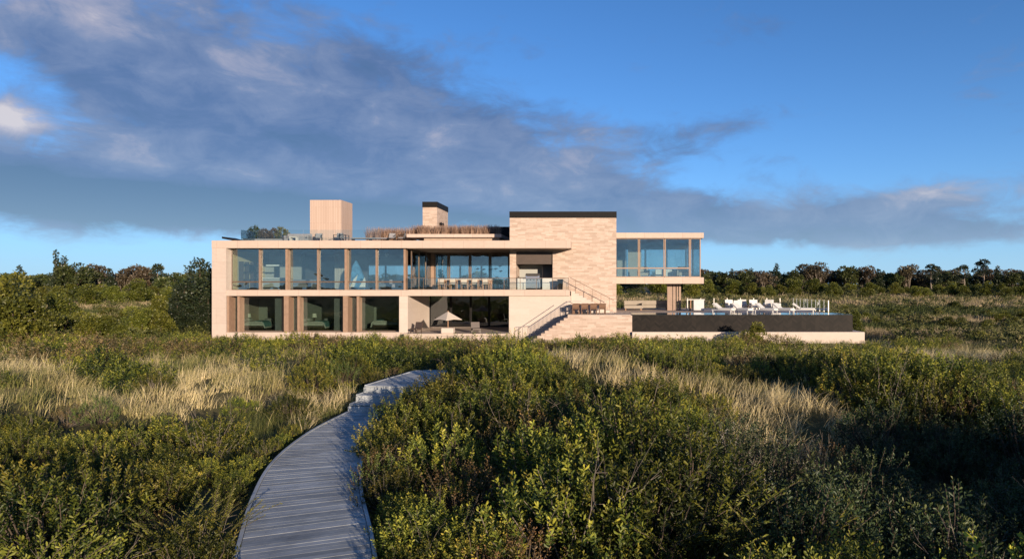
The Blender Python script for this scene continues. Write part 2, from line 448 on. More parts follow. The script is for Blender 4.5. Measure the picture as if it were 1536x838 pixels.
def m_planks():
    m, nt, b = new_mat('weathered_planks')
    N, L = nt.nodes, nt.links
    at = N.new('ShaderNodeAttribute'); at.attribute_name = 'tint'
    ramp = N.new('ShaderNodeValToRGB'); L.new(at.outputs['Fac'], ramp.inputs[0])
    ramp.color_ramp.elements[0].color = (.215,.24,.25,1); ramp.color_ramp.elements[1].color = (.38,.41,.42,1)
    tc = N.new('ShaderNodeTexCoord'); n = N.new('ShaderNodeTexNoise'); L.new(tc.outputs['Object'], n.inputs[0])
    n.inputs['Scale'].default_value = 1.1; n.inputs['Detail'].default_value = 8; n.inputs['Roughness'].default_value = .7
    r = N.new('ShaderNodeMapRange'); L.new(n.outputs['Fac'], r.inputs[0]); r.inputs[1].default_value = .3; r.inputs[2].default_value = .7; r.inputs[3].default_value = .5; r.inputs[4].default_value = 1.25
    mx = N.new('ShaderNodeVectorMath'); mx.operation = 'SCALE'; L.new(ramp.outputs[0], mx.inputs[0]); L.new(r.outputs[0], mx.inputs['Scale'])
    L.new(mx.outputs[0], b.inputs['Base Color']); b.inputs['Roughness'].default_value = .75
    return m
M['planks'] = m_planks()
def m_ground():
    m, nt, b = new_mat('dune_soil')
    N, L = nt.nodes, nt.links
    g = N.new('ShaderNodeNewGeometry')
    def nz(scale, det, rough):
        n = N.new('ShaderNodeTexNoise'); L.new(g.outputs['Position'], n.inputs[0]); n.inputs['Scale'].default_value = scale; n.inputs['Detail'].default_value = det; n.inputs['Roughness'].default_value = rough; return n
    a = nz(.18, 8, .65); c = nz(2.6, 8, .75)
    r1 = N.new('ShaderNodeValToRGB'); L.new(a.outputs['Fac'], r1.inputs[0])
    e = r1.color_ramp.elements; e[0].position = .36; e[0].color = (.050,.055,.024,1); e[1].position = .66; e[1].color = (.21,.165,.095,1)
    k = e.new(.5); k.color = (.105,.095,.045,1)
    r2 = N.new('ShaderNodeMapRange'); L.new(c.outputs['Fac'], r2.inputs[0]); r2.inputs[1].default_value = .3; r2.inputs[2].default_value = .7; r2.inputs[3].default_value = .6; r2.inputs[4].default_value = 1.35
    mx = N.new('ShaderNodeVectorMath'); mx.operation = 'SCALE'; L.new(r1.outputs[0], mx.inputs[0]); L.new(r2.outputs[0], mx.inputs['Scale'])
    # bare sand where the surface carries it
    at = N.new('ShaderNodeAttribute'); at.attribute_name = 'sand'
    sm = N.new('ShaderNodeMix'); sm.data_type = 'RGBA'; L.new(at.outputs['Fac'], sm.inputs['Factor']); L.new(mx.outputs[0], sm.inputs['A']); sm.inputs['B'].default_value = (.30,.26,.21,1)
    L.new(sm.outputs['Result'], b.inputs['Base Color']); b.inputs['Roughness'].default_value = .95; b.inputs['Specular IOR Level'].default_value = .1
    bp = N.new('ShaderNodeBump'); bp.inputs['Strength'].default_value = .6; bp.inputs['Distance'].default_value = .08; L.new(c.outputs['Fac'], bp.inputs['Height']); L.new(bp.outputs[0], b.inputs['Normal'])
    return m
M['ground'] = m_ground()
M['leaf'] = foliage('bayberry_leaves', [(0,(.019,.034,.010)),(.38,(.078,.100,.017)),(.68,(.20,.21,.028)),(1,(.38,.34,.045))], .42, objvar=.50)
M['leaf_dark'] = foliage('dark_shrub_leaves', [(0,(.014,.028,.013)),(.5,(.036,.060,.022)),(1,(.11,.13,.04))])
M['leaf_pale'] = foliage('pale_flower_shrub_leaves', [(0,(.05,.07,.03)),(.74,(.10,.12,.05)),(.84,(.25,.24,.20)),(1,(.38,.36,.31))])
M['leaf_brown'] = foliage('rusty_shrub_leaves', [(0,(.05,.045,.018)),(.5,(.12,.085,.03)),(1,(.22,.13,.05))])
M['leaf_dry'] = foliage('drying_leaves', [(0,(.035,.036,.014)),(.4,(.085,.075,.028)),(.7,(.17,.13,.05)),(1,(.28,.21,.09))])
M['leaf_bright'] = foliage('bright_green_leaves', [(0,(.04,.07,.015)),(.5,(.085,.13,.025)),(1,(.15,.19,.04))])
M['leaf_olive'] = foliage('olive_leaves', [(0,(.036,.050,.010)),(.5,(.105,.118,.018)),(1,(.23,.225,.036))])
M['leaf_cedar'] = foliage('cedar_needles', [(0,(.010,.018,.010)),(.6,(.024,.036,.016)),(1,(.055,.060,.022))], .15)
M['leaf_tree'] = foliage('tree_leaves', [(0,(.020,.030,.011)),(.6,(.050,.066,.018)),(1,(.12,.125,.035))], .2)
M['leaf_tan'] = foliage('autumn_tree_twigs', [(0,(.040,.034,.020)),(.6,(.080,.062,.034)),(1,(.14,.11,.06))], .2)
M['grass'] = foliage('dune_grass_blades', [(0,(.055,.080,.022)),(.38,(.20,.20,.065)),(.65,(.42,.37,.16)),(1,(.60,.52,.29))], .35, .6, .2)
M['field'] = foliage('field_growth_leaves', [(0,(.030,.042,.012)),(.35,(.070,.082,.024)),(.6,(.135,.130,.05)),(.8,(.22,.18,.09)),(1,(.32,.24,.15))], .25, .6, .2)
M['roof_grass'] = foliage('roof_grass_blades', [(0,(.15,.10,.07)),(.5,(.30,.20,.14)),(1,(.42,.30,.22))], .35, .6, .2)

# ------------------------------------------------------------------ ground
def vnoise(x, y, seed=0):
    """smooth value noise"""
    x = np.asarray(x, float); y = np.asarray(y, float)
    xi, yi = np.floor(x), np.floor(y); fx, fy = x-xi, y-yi
    fx = fx*fx*(3-2*fx); fy = fy*fy*(3-2*fy)
    def h(a, b):
        t = np.sin(a*127.1 + b*311.7 + seed*74.7) * 43758.5453
        return t - np.floor(t)
    return (h(xi,yi)*(1-fx)+h(xi+1,yi)*fx)*(1-fy) + (h(xi,yi+1)*(1-fx)+h(xi+1,yi+1)*fx)*fy
def fbm(x, y, seed=0, n=4):
    t, a, s = 0, .5, 0
    for i in range(n):
        t = t + a*vnoise(x*2**i, y*2**i, seed+i*13); s += a; a *= .5
    return t/s
def g2(x, y, cx, cy, rx, ry, rot=0):
    c, s = math.cos(R(rot)), math.sin(R(rot)); dx, dy = x-cx, y-cy
    p, q = (dx*c+dy*s)/rx, (-dx*s+dy*c)/ry
    return np.exp(-p*p-q*q)
# centre line of the boardwalk: x, y, z
PATH = [(-1.2,1.0,1.05), (-2.2,4.6,1.05), (-3.33,7.7,1.05), (-4.32,10.1,1.05), (-4.98,12.1,1.05), (-5.32,14.2,1.05), (-5.36,16.0,1.05),
        (-5.27,17.2,1.55), (-5.0,19.0,1.55), (-4.6,21.0,1.5), (-3.7,23.5,1.2), (-1.9,27.0,.75), (-.9,31.5,.4), (-2.2,36.5,.2), (-5.6,41.5,.12), (-8.6,46.0,.08)]
STEP_Y = (16.45, 16.85, 17.25)       # three risers
def catmull(P, n):
    P = [np.array(p, float) for p in P]; P = [2*P[0]-P[1]] + P + [2*P[-1]-P[-2]]
    out = []
    for i in range(1, len(P)-2):
        for k in range(n):
            t = k/n; a, b, c, d = P[i-1:i+3]
            out.append(.5*((2*b)+(c-a)*t+(2*a-5*b+4*c-d)*t*t+(3*b-a-3*c+d)*t**3))
    out.append(P[-2]); return np.array(out)
PC = catmull(PATH, 24)
def walk_z(y):
    """height of the deck along the walk"""
    y = np.asarray(y, float)
    z = np.where(y < STEP_Y[0], 1.05, np.where(y < STEP_Y[1], 1.217, np.where(y < STEP_Y[2], 1.383, 1.55)))
    z = np.where(y > 20.2, np.interp(y, [20.2, 23.5, 27.5, 34, 41, 46], [1.55, 1.15, .7, .3, .12, .08]), z)
    return z
def path_dist(x, y):
    """signed distance to the centre line, positive on its right side"""
    x = np.atleast_1d(np.asarray(x, float)); y = np.atleast_1d(np.asarray(y, float))
    d = np.full(x.shape, 1e9); sgn = np.ones(x.shape); wy = np.zeros(x.shape)
    for i in range(0, len(PC)-1, 2):
        dx, dy = x-PC[i,0], y-PC[i,1]
        q = np.hypot(dx, dy)
        j = min(i+2, len(PC)-1); tx, ty = PC[j,0]-PC[i,0], PC[j,1]-PC[i,1]
        s = np.where(dx*ty - dy*tx > 0, 1, -1)
        k = q < d; d = np.where(k, q, d); sgn = np.where(k, s, sgn); wy = np.where(k, PC[i,1], wy)
    return d*sgn, wy
def ground_h(x, y, walk=True):
    x = np.asarray(x, float); y = np.asarray(y, float)
    z = np.interp(y, [-400,-40,-8,0,8,14,20,26,33,42,60,100,160,260,420,6000], [-3,-.5,.7,.8,.75,.75,.95,.95,.45,.0,.0,.5,1.9,2.4,0,-6])
    def g(cx, cy, rx, ry, a): return a*np.exp(-((x-cx)/rx)**2-((y-cy)/ry)**2)
    z = z + .55*g2(x, y, .4, 20.3, 4.2, 1.0, -52) + .3*g2(x, y, 4.4, 16.2, 2, 1.6) + g(-1.2,20,4.0,7,.30) + g(5.5,9.5,3.2,3.6,-.75) + g(15.5,-1.5,7.0,5.0,1.75) + g(-9,22,7,6,.25) + g(-8.0,13.6,2.2,2.6,-.25) + g(9.5,19,5,4,.25) + g(1.5,3.5,2.6,3,.15)  # includes an unseen mound added beside the camera to shade the hollow
    near = np.clip(1-(np.hypot(x,y)-120)/200, 0, 1)
    z = z + (fbm(x*.35, y*.35, 3)-.5)*(.35+.5*np.clip((-6-x)/3, 0, 1))*near + (fbm(x*.02, y*.02, 9)-.5)*2.2*np.clip((y-80)/80, 0, 1)*np.clip(1-(y-250)/250, 0, 1)
    # level round the house and its terrace
    k = np.clip((y-43)/4, 0, 1)*np.clip((72-y)/6, 0, 1)*np.clip((x+34)/4, 0, 1)*np.clip((24-x)/4, 0, 1)
    z = z*(1-k) + (-.12)*k
    if walk:
        d, wy = path_dist(x.ravel(), y.ravel()); d = np.abs(d).reshape(x.shape); wy = wy.reshape(x.shape)
        t = walk_z(wy) - .28
        w = np.clip(1-(d-.7)/1.1, 0, 1); w = w*w*(3-2*w)
        z = np.where(w > 0, np.minimum(z, z*(1-w)+t*w), z)
    return z
def sand_amount(x, y):
    def g(cx, cy, rx, ry, a): return a*np.exp(-((x-cx)/rx)**2-((y-cy)/ry)**2)
    s = g(-8.2,14.3,.9,.9,.8) + g(-8.3,20.2,1.0,.7,.7) + g(10.2,17.2,1.3,1.2,1.0) + g(7.2,23.5,1.4,.7,.5) + g(3.6,11.5,.7,2.2,.55) 
    return np.clip((s - .25 + (fbm(x*1.3, y*1.3, 21)-.5)*.9)*1.6, 0, 1)
def build_ground():
    near = np.arange(-46, 46.01, .5); far = 46*1.16**np.arange(1, 34)
    xs = np.concatenate([-far[::-1], near, far])
    neary = np.arange(-14, 72.01, .5); fy = 72*1.11**np.arange(1, 46); by = -14*1.3**np.arange(1, 18)
    ys = np.concatenate([by[::-1], neary, fy])
    X, Y = np.meshgrid(xs, ys)
    Z = ground_h(X, Y)
    v = np.stack([X.ravel(), Y.ravel(), Z.ravel()], 1)
    nx, ny = len(xs), len(ys)
    i = np.arange(nx*ny).reshape(ny, nx)
    f = np.stack([i[:-1,:-1].ravel(), i[:-1,1:].ravel(), i[1:,1:].ravel(), i[1:,:-1].ravel()], 1)
    me = np_mesh('ground', v, f, M['ground'], smooth=True)
    a = me.attributes.new('sand', 'FLOAT', 'POINT'); a.data.foreach_set('value', sand_amount(v[:,0], v[:,1]).astype(np.float32))
    o = link_mesh('ground', me); tag(o, kind='structure')
build_ground()

# ------------------------------------------------------------------ boardwalk
def build_boardwalk():
    root = thing('boardwalk', (-5.0, 14.0, .75), 'curving boardwalk of weathered grey planks with three steps leading through the dunes', 'boardwalk')
    seg = np.hypot(np.diff(PC[:,0]), np.diff(PC[:,1])); s = np.concatenate([[0], np.cumsum(seg)])
    def at(t):
        x, y = np.interp(t, s, PC[:,0]), np.interp(t, s, PC[:,1]); e = .05
        dx = np.interp(t+e, s, PC[:,0])-np.interp(t-e, s, PC[:,0]); dy = np.interp(t+e, s, PC[:,1])-np.interp(t-e, s, PC[:,1])
        q = math.hypot(dx, dy); return x, y, dx/q, dy/q
    decks = {'deck': MB(), 'step': MB(), 'upper_deck': MB()}
    tints = {k: [] for k in decks}
    t, pitch = .1, .112
    edges = {-1: [], 1: []}
    while t < s[-1]-.1:
        x, y, tx, ty = at(t); z = float(walk_z(y)); h = .71
        which = 'deck' if y < STEP_Y[0] else ('upper_deck' if y > STEP_Y[2] else 'step')
        mb = decks[which]
        jit = (random.random()-.5)*.006
        hw = (pitch-.010)/2; vs = []
        for zz in (z-.035, z+jit*.4):
            for a, b in ((-1,-1),(1,-1),(1,1),(-1,1)):
                vs.append((x + ty*h*a + tx*hw*b, y - tx*h*a + ty*hw*b, zz))
        mb.add(vs, [(0,3,2,1),(4,5,6,7),(0,1,5,4),(1,2,6,5),(2,3,7,6),(3,0,4,7)])
        tint = min(1, max(0, .5 + random.gauss(0,.22)))
        tints[which] += [tint]*6
        for sg in (-1, 1): edges[sg].append((x + ty*(h+.03)*sg, y - tx*(h+.03)*sg, z))
        t += pitch
    for k, mb in decks.items():
        o = obj('deck' if k == 'upper_deck' else k, mb, M['planks'], root, True)
        a = o.data.attributes.new('tint', 'FLOAT', 'FACE'); a.data.foreach_set('value', tints[k])
        if k == 'upper_deck': o['label'] = 'upper deck above the three steps'
        if k == 'step':   # risers of the three steps
            rs = MB()
            for i, yy in enumerate(STEP_Y):
                tt = float(np.interp(yy, PC[:,1], s)); x, y, tx, ty = at(tt); zt = 1.217 + i*.1667
                vs = []
                for zz in (zt-.19, zt-.037):
                    for a_, b_ in ((-1,-1),(1,-1),(1,1),(-1,1)):
                        vs.append((x + ty*.74*a_ + tx*.015*b_, y - tx*.74*a_ + ty*.015*b_, zz))
                rs.add(vs, [(0,3,2,1),(4,5,6,7),(0,1,5,4),(1,2,6,5),(2,3,7,6),(3,0,4,7)])
            r_ = obj('riser', rs, M['planks'], o, True)
            a = r_.data.attributes.new('tint', 'FLOAT', 'FACE'); a.data.foreach_set('value', [.8]*len(r_.data.polygons))
    for sg in (-1, 1):
        mb = MB(); E = edges[sg]
        for i in range(0, len(E)-1):
            a, b = E[i], E[i+1]
            if abs(a[2]-b[2]) > .1: b = (b[0], b[1], a[2])
            mb.bar((a[0], a[1], a[2]-.085), (b[0], b[1], b[2]-.085), .045, .20)
        o = obj('edge_board', mb, M['planks'], root, True)
        a = o.data.attributes.new('tint', 'FLOAT', 'FACE'); a.data.foreach_set('value', [.95]*len(o.data.polygons))
    mb = MB()
    for i in range(8, len(edges[1])-4, 18):
        for sg in (-1, 1):
            e = edges[sg][i]; x, y = e[0]*.97+edges[-sg][i][0]*.03, e[1]*.97+edges[-sg][i][1]*.03
            mb.box(x-.05, x+.05, y-.05, y+.05, e[2]-1.0, e[2]-.04)
    o = obj('support_posts', mb, M['planks'], root, True)
    a = o.data.attributes.new('tint', 'FLOAT', 'FACE'); a.data.foreach_set('value', [.3]*len(o.data.polygons))
build_boardwalk()

# ------------------------------------------------------------------ the house
H = thing('house', (-14.0, 56.0, 0.0), 'long two storey modern house of pale stone and glass standing in the dunes', 'house')
F0 = 51.2               # plane of the slab edges
def hp(name, mb, mat, parent=None, label=None, smooth=False):
    o = obj(name, mb, M[mat], parent or H, True, smooth)
    if label: o['label'] = label
    return o
def bx(*a): return MB().box(*a)
XL, XT, XS, XE = -29.1, -14.45, -7.05, 1.28      # left end, terrace side, stone block left and right
def window(x0, x1, y, z0, z1, glassm, fr=.06, mat='bronze', transom=None, mull=(), depth=.09, label=None):
    """front-facing window: frame with its pane as a sub-part"""
    mb = MB()
    mb.box(x0, x0+fr, y, y+depth, z0, z1); mb.box(x1-fr, x1, y, y+depth, z0, z1)
    mb.box(x0+fr, x1-fr, y+.002, y+depth-.002, z0, z0+fr); mb.box(x0+fr, x1-fr, y+.002, y+depth-.002, z1-fr, z1)
    if transom is not None: mb.box(x0+fr, x1-fr, y-.02, y+depth+.01, transom-.05, transom+.05)
    for q in mull: mb.box(q-fr/2, q+fr/2, y+.003, y+depth-.003, z0+fr, z1-fr)
    w = hp('window', mb, mat, label=label)
    hp('pane', bx(x0+.012, x1-.012, y+depth*.45, y+depth*.55, z0+.012, z1-.012), glassm, w)
    return w
def window_x(y0, y1, x, z0, z1, glassm, fr=.06, mat='bronze', mull=(), label=None):
    mb = MB(); depth = .09
    mb.box(x, x+depth, y0, y0+fr, z0, z1); mb.box(x, x+depth, y1-fr, y1, z0, z1)
    mb.box(x+.002, x+depth-.002, y0+fr, y1-fr, z0, z0+fr); mb.box(x+.002, x+depth-.002, y0+fr, y1-fr, z1-fr, z1)
    for q in mull: mb.box(x+.003, x+depth-.003, q-fr/2, q+fr/2, z0+fr, z1-fr)
    w = hp('window', mb, mat, label=label)
    hp('pane', bx(x+depth*.45, x+depth*.55, y0+.012, y1-.012, z0+.012, z1-.012), glassm, w)
Z1, Z2, Z3, Z4, Z5 = .50, 3.22, 3.66, 6.80, 7.36   # ground floor, underside and top of the floor slab, underside and top of the roof
YB = 65.0
def build_house():
    # base and slabs
    hp('base_wall', bx(XL, XT+.4, F0+.05, 57.8, -.6, Z1-.02), 'limestone')
    hp('base_wall', bx(XT+.41, XS-.01, 57.2, 57.79, -.6, Z1-.03), 'limestone')
    sl = MB().box(XL+1.0, -2.28, F0, 53.29, Z2, Z3).box(XL+1.0, XS-.01, 53.295, YB, Z2, Z3)
    hp('floor_slab', sl, 'slab')
    rf = MB().box(XL, -2.2, F0-.05, 53.27, Z4, Z5).box(XL, XS-.012, 53.275, YB+.4, Z4, Z5)
    roof = hp('roof', rf, 'slab')
    hp('soffit', bx(XT-.02, -2.3, F0+.05, 53.26, Z4-.03, Z4-.003), 'soffit', roof)
    hp('soffit', bx(XT-.02, XS-.02, 53.26, 58.2, Z4-.03, Z4-.003), 'soffit', roof)
    uy0 = F0+1.0
    # left end wall: pier and long side
    hp('end_wall', MB().box(XL, XL+1.06, F0-.02, F0+.80, -.55, Z4-.002).box(XL, XL+.35, F0+.801, YB, -.55, Z4-.004), 'limestone')
    hp('sun_tint_panel', bx(XL+.352, XL+.40, uy0, YB-.4, Z3+.04, Z4-.07), 'sun_tint')  # added panel, coloured to look sunlit through the first window
    # ground floor: columns, fins and windows of three bays
    gy = F0 + .95
    edges = [(341, 350, 356, 360, 424.4), (425.7, 440, 446, 450, 513.6), (514.5, 528.5, 535, 539, 599)]
    X = lambda p, y: xp(p, y)
    for i, (c0, n0, n1, f1, e1) in enumerate(edges):
        if i: hp('column', bx(X(c0, F0+.12), X(c0, F0+.12)+.36, F0+.12, gy+.15, Z1, Z2-.003), 'cedar')
        else: hp('column', bx(XL+1.07, XL+1.22, F0+.12, gy+.15, Z1, Z2-.003), 'cedar')
        fx = X(n1, F0+.30)
        hp('fin', bx(fx, fx+.17, F0+.30, gy+.05, Z1, Z2-.004), 'cedar')
        window(X(n0, gy)-.05, X(n1, gy)+.12, gy, Z1, Z2-.1, 'glass_low', .05)
        window(X(f1, gy)-.05, X(e1, gy) if i < 2 else X(599, F0+.1)-.02, gy, Z1, Z2-.1, 'glass_low', .06)
    hp('header', bx(XL+1.23, X(599, F0+.1), F0+.62, gy+.1, Z2-.1, Z2-.004), 'bronze_light')
    hp('sill', bx(XL+1.07, X(599, F0+.1), F0+.02, F0+1.1, Z1-.018, Z1-.002), 'slab')
    # block right of the bedrooms, its side faces the sunken patio
    bx0 = X(599, F0+.1)
    hp('patio_wall', bx(bx0, XT+.02, F0+.06, 57.75, -.5, Z2-.005), 'white_wall')
    # patio glazing under the terrace
    py = 57.8
    gx = [XT+.03, X(676, py), X(706, py), X(733.5, py), XS+.05]
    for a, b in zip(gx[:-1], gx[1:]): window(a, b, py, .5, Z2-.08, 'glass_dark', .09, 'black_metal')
    hp('patio_floor', bx(XT+.03, XS+.3, F0-1.0, 57.19, -.3, .46), 'paving')
    st = MB()
    for k in range(3): st.box(-11.8+.002*k, XS+.2-.002*k, F0-1.0-.38*(k+1), F0-1.003-.38*k, -.35, .30-.16*k)
    hp('patio_step', st, 'paving')
    # room behind the patio glazing
    hp('back_wall', bx(XT, XS+1, 63.0, 63.2, 0, Z2-.01), 'plaster_grey')
    hp('floor', bx(XT+.03, XS+1, 57.95, 62.99, .3, .47), 'floor')
    # white wall below the terrace end
    hp('terrace_wall', bx(X(763.5, F0+.15), X(856, F0+.15), F0+.15, 53.29, -.5, Z2-.006), 'white_wall')
    hp('terrace_wall', bx(X(763.5, F0+.15)+.003, XS-.05, 53.292, 57.7, -.5, Z2-.007), 'white_wall')
    # upper glazing of the left block
    uy = F0 + .75
    ux = [X(347, uy), X(391, uy), X(433.5, uy), X(478, uy), X(521.5, uy), X(565.5, uy), X(609.3, uy)]
    for i in range(6):
        window(ux[i]+.03, ux[i+1]-.03, uy, Z3, Z4-.02, 'glass_up', .035, 'bronze', transom=4.27)
    for i in range(1, 7):
        w = .055 if i % 2 else .08
        hp('post', bx(ux[i]-w, ux[i]+w, uy-.18 if i % 2 else uy-.42, uy+.14, Z3+.002, Z4-.004), 'bronze_light' if i % 2 else 'cedar')
    # side glazing along the terrace and the back glazing of the terrace
    ty = 58.3
    window_x(uy+.2, 54.3, XT, Z3, Z4-.04, 'glass_up'); window_x(54.32, 56.4, XT, Z3, Z4-.04, 'glass_up'); window_x(56.42, ty, XT, Z3, Z4-.04, 'glass_up')
    hp('post', bx(XT-.02, XT+.30, ty-.15, ty+.15, Z3+.002, Z4-.035), 'cedar')
    tx = [XT+.3, X(673, ty), X(705, ty), X(735, ty), X(764, ty)]
    for a, b in zip(tx[:-1], tx[1:]): window(a+.02, b-.02, ty, Z3, Z4-.04, 'glass_up', .10, 'bronze')
    # back of the upper floor: wall on the left, glazing on the right
    by = YB - .3
    xw = X(551, by)
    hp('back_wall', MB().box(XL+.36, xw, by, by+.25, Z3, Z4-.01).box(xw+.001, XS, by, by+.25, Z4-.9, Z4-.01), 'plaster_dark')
    bxs = [xw+.02, X(578, by), X(607, by), X(645, by), X(690, by), X(722, by), X(764, by)+.5]
    for a, b in zip(bxs[:-1], bxs[1:]): window(a+.01, b-.01, by+.05, Z3, Z4-.91, 'glass_up', .07, 'bronze')
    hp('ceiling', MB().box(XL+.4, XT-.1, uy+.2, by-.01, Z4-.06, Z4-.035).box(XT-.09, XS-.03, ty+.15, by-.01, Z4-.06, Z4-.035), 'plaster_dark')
    hp('floor', MB().box(XL+.4, XT-.1, uy+.2, by-.01, Z3+.003, Z3+.03).box(XT-.09, XS-.03, ty+.15, by-.01, Z3+.003, Z3+.03), 'floor')
    hp('terrace_floor', MB().box(XT+.1, -2.4, F0+.06, 53.29, Z3+.003, Z3+.025).box(XT+.1, XS-.02, 53.292, 58.25, Z3+.003, Z3+.025), 'paving')
    # partitions upstairs: lit wall with shelves on the left, dark block in the middle
    hp('partition', bx(XL+.4, -25.6, 58.5, 58.7, Z3+.035, Z4-.07), 'plaster')
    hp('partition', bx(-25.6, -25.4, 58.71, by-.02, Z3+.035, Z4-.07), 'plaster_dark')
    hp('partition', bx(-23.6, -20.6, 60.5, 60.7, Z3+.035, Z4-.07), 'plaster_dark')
    # bedrooms
    hp('back_wall', bx(XL+.36, bx0, 57.5, 57.7, Z1, Z2-.01), 'plaster_grey')
    hp('floor', bx(XL+.36, bx0-.01, gy+.16, 57.49, Z1-.01, Z1+.02), 'floor')
    hp('ceiling', bx(XL+.36, bx0-.01, gy+.16, 57.49, Z2-.05, Z2-.02), 'plaster')
    for c in (425.7, 514.5):
        xx = X(c, F0+.12)+.1
        hp('partition', bx(xx, xx+.2, gy+.16, 57.49, Z1+.025, Z2-.055), 'plaster_grey')
    for e1 in (424.4, 513.6):
        xx = X(e1, gy)
        hp('curtain', MB().box(xx-.75, xx-.02, gy+.3, gy+.42, Z1+.03, Z2-.06), 'grey_cloth')
    # stone block
    YS = 53.3
    nx0, nx1, nz0, nz1 = X(774, YS), X(829, YS), Z3+.03, zp(377, YS)
    zt = zp(326.7, YS)
    wl = MB()
    wl.box(XS, nx0, YS, 63, -.4, zt); wl.box(nx1, XE, YS, 63, -.4, zt)
    wl.box(nx0+.0005, nx1-.0005, YS+.001, 62.9, nz1, zt-.001); wl.box(nx0+.0005, nx1-.0005, YS+.001, 62.9, -.39, nz0-.04)
    hp('stone_wall', wl, 'coursed')
    hp('parapet_cap', bx(XS-.02, XE+.02, YS-.03, 63.02, zt+.002, zp(317.2, YS)), 'black_metal')
    hp('niche_wall', bx(nx0, nx1, 55.6, 55.75, nz0-.03, nz1-.001), 'plaster_grey')
    hp('niche_panel', bx(nx0+.01, nx1-.01, YS+.15, YS+.25, zp(396, YS), nz1-.004), 'dark_wood')
    hp('niche_panel', bx(xp(814, 54.9), nx1-.02, 54.8, 55.59, nz0, zp(396, YS)), 'dark_wood')
    # right wing on its post
    WY = 56.0
    wx0, wx1 = X(924, WY), X(1055, WY)
    zr1, zr0, zf1, zf0 = zp(349.3, WY), zp(357.3, WY), zp(415.8, WY), zp(425.3, WY)
    hp('roof', bx(wx0-.6, wx1, WY-.25, 65.2, zr0, zr1), 'slab')
    hp('floor_slab', bx(wx0-.6, wx1, WY-.25, 65.2, zf0, zf1), 'slab')
    mm = [wx0-.1, X(958.5, WY), X(997, WY), X(1035, WY), wx1-.2]
    for i, (a, b) in enumerate(zip(mm[:-1], mm[1:])):
        window(a+.02, b-.02, WY, zf1, zr0, 'glass_up', .07, 'bronze_light', transom=zp(402, WY) if i < 3 else None)
    window_x(WY+.1, 60.5, wx1-.29, zf1, zr0, 'glass_up', .07, 'bronze_light'); window_x(60.52, 64.8, wx1-.29, zf1, zr0, 'glass_up', .07, 'bronze_light')
    hp('back_wall', MB().box(wx0-.5, wx0+1.1, 64.6, 64.8, zf1, zr0).box(wx0+1.101, wx1-.3, 64.6, 64.8, zr0-.42, zr0-.001), 'plaster')
    q = [wx0+1.12, wx0+3.0, wx0+5.0, wx1-.32]
    for a, b in zip(q[:-1], q[1:]): window(a, b-.02, 64.65, zf1, zr0-.43, 'glass_up', .07, 'bronze')
    hp('partition', bx(X(942, 61.0), X(962, 61.0), 61.0, 61.15, zf1+.03, zr0-.01), 'plaster')
    pc = MB()
    for p, w in ((1001, .42), (1009.5, .22), (1015, .12), (1018.5, .16)): pc.box(X(p, 57.2), X(p, 57.2)+w, 57.2, 57.2+.35, 1.75, zf0-.003)
    hp('column', pc, 'bronze_light')
    # on the roof: wooden stair head, chimney, setback with planting, dark screen, skylight
    roof2 = roof
    sx0, sx1 = X(465, 56.0), X(512, 56.0)
    hp('stair_head', bx(sx0, sx1, 56.0, 58.5, Z5+.003, zp(300, 56.0)), 'slats', roof2)
    cx0, cx1 = X(634, 60.0), X(655.5, 60.0)
    hp('chimney', bx(cx0, cx1, 60.0, 64.3, Z5+.003, zp(311, 60.0)), 'coursed', roof2, 'pale stone chimney with a black cap')
    hp('chimney_cap', bx(cx0-.03, cx1+.03, 59.97, 64.33, zp(311, 60.0)+.002, zp(302.6, 60.0)), 'black_metal', roof2)
    fl = MB()
    for k in (0, 1): fl.tube((cx1+.03+0.0, 60.9+.75*k, zp(335, 60.0)), (cx1+.22, 60.9+.75*k, zp(335, 60.0)+.05), .12, .15)
    hp('flue', fl, 'black_metal', roof2)
    hp('upper_roof', MB().box(X(610, 56), X(752, 56), 56.0, 64.5, 7.93, 8.2), 'slab', roof2)
    hp('upper_wall', MB().box(X(636, 56.4), X(749, 56.4), 56.4, 64.0, Z5+.004, 7.925), 'soffit', roof2)
    hp('roof_screen', bx(X(738, 62.0), XS-.03, 62.0, 62.2, Z5+.004, zp(340, 62.0)), 'black_metal', roof2)
    sk = MB().prism_y([(X(337, 53), Z5+.40), (X(361, 53), Z5+.10), (X(361, 53), Z5-.0+.012), (X(337, 53)-.0, Z5+.25)], 52.6, 54.6)
    hp('skylight', sk, 'black_metal', roof2)
    hp('skylight_curb', bx(X(338, 53), X(359, 53), 52.8, 54.4, Z5+.001, Z5+.10), 'pale_metal', roof2)
    # glass railing of the roof terrace
    rr = MB(); gp = MB()
    x0, x1 = X(361, 53.4), X(572, 53.4)
    n = 9
    for i in range(n+1): xx = x0+(x1-x0)*i/n; rr.box(xx-.03, xx+.03, 53.38, 53.42, Z5+.002, Z5+.10)
    for i in range(n): gp.box(x0+(x1-x0)*i/n+.03, x0+(x1-x0)*(i+1)/n-.03, 53.394, 53.406, Z5+.05, Z5+.98)
    gp.box(x0-.006, x0+.006, 53.45, 60.0, Z5+.05, Z5+.98)
    rl = hp('roof_railing', rr, 'pale_metal', roof2)
    hp('roof_railing_glass', gp, 'glass_rail', roof2)
    # terrace railing: posts, handrail, panes
    rail = MB(); pane = MB()
    x0, x1 = X(611, F0+.12), -2.36; zt = zp(416.5, F0)
    rail.box(x0, x1, F0+.09, F0+.14, zt-.035, zt)
    n = 10
    for i in range(n+1): xx = x0+(x1-x0)*i/n; rail.box(xx-.018, xx+.018, F0+.10, F0+.13, Z3+.026, zt-.036)
    rail.box(x1-.02, x1+.02, F0+.15, 51.75, zt-.034, zt-.001)
    for i in range(n): pane.box(x0+(x1-x0)*i/n+.03, x0+(x1-x0)*(i+1)/n-.03, F0+.11, F0+.12, Z3+.06, zt-.05)
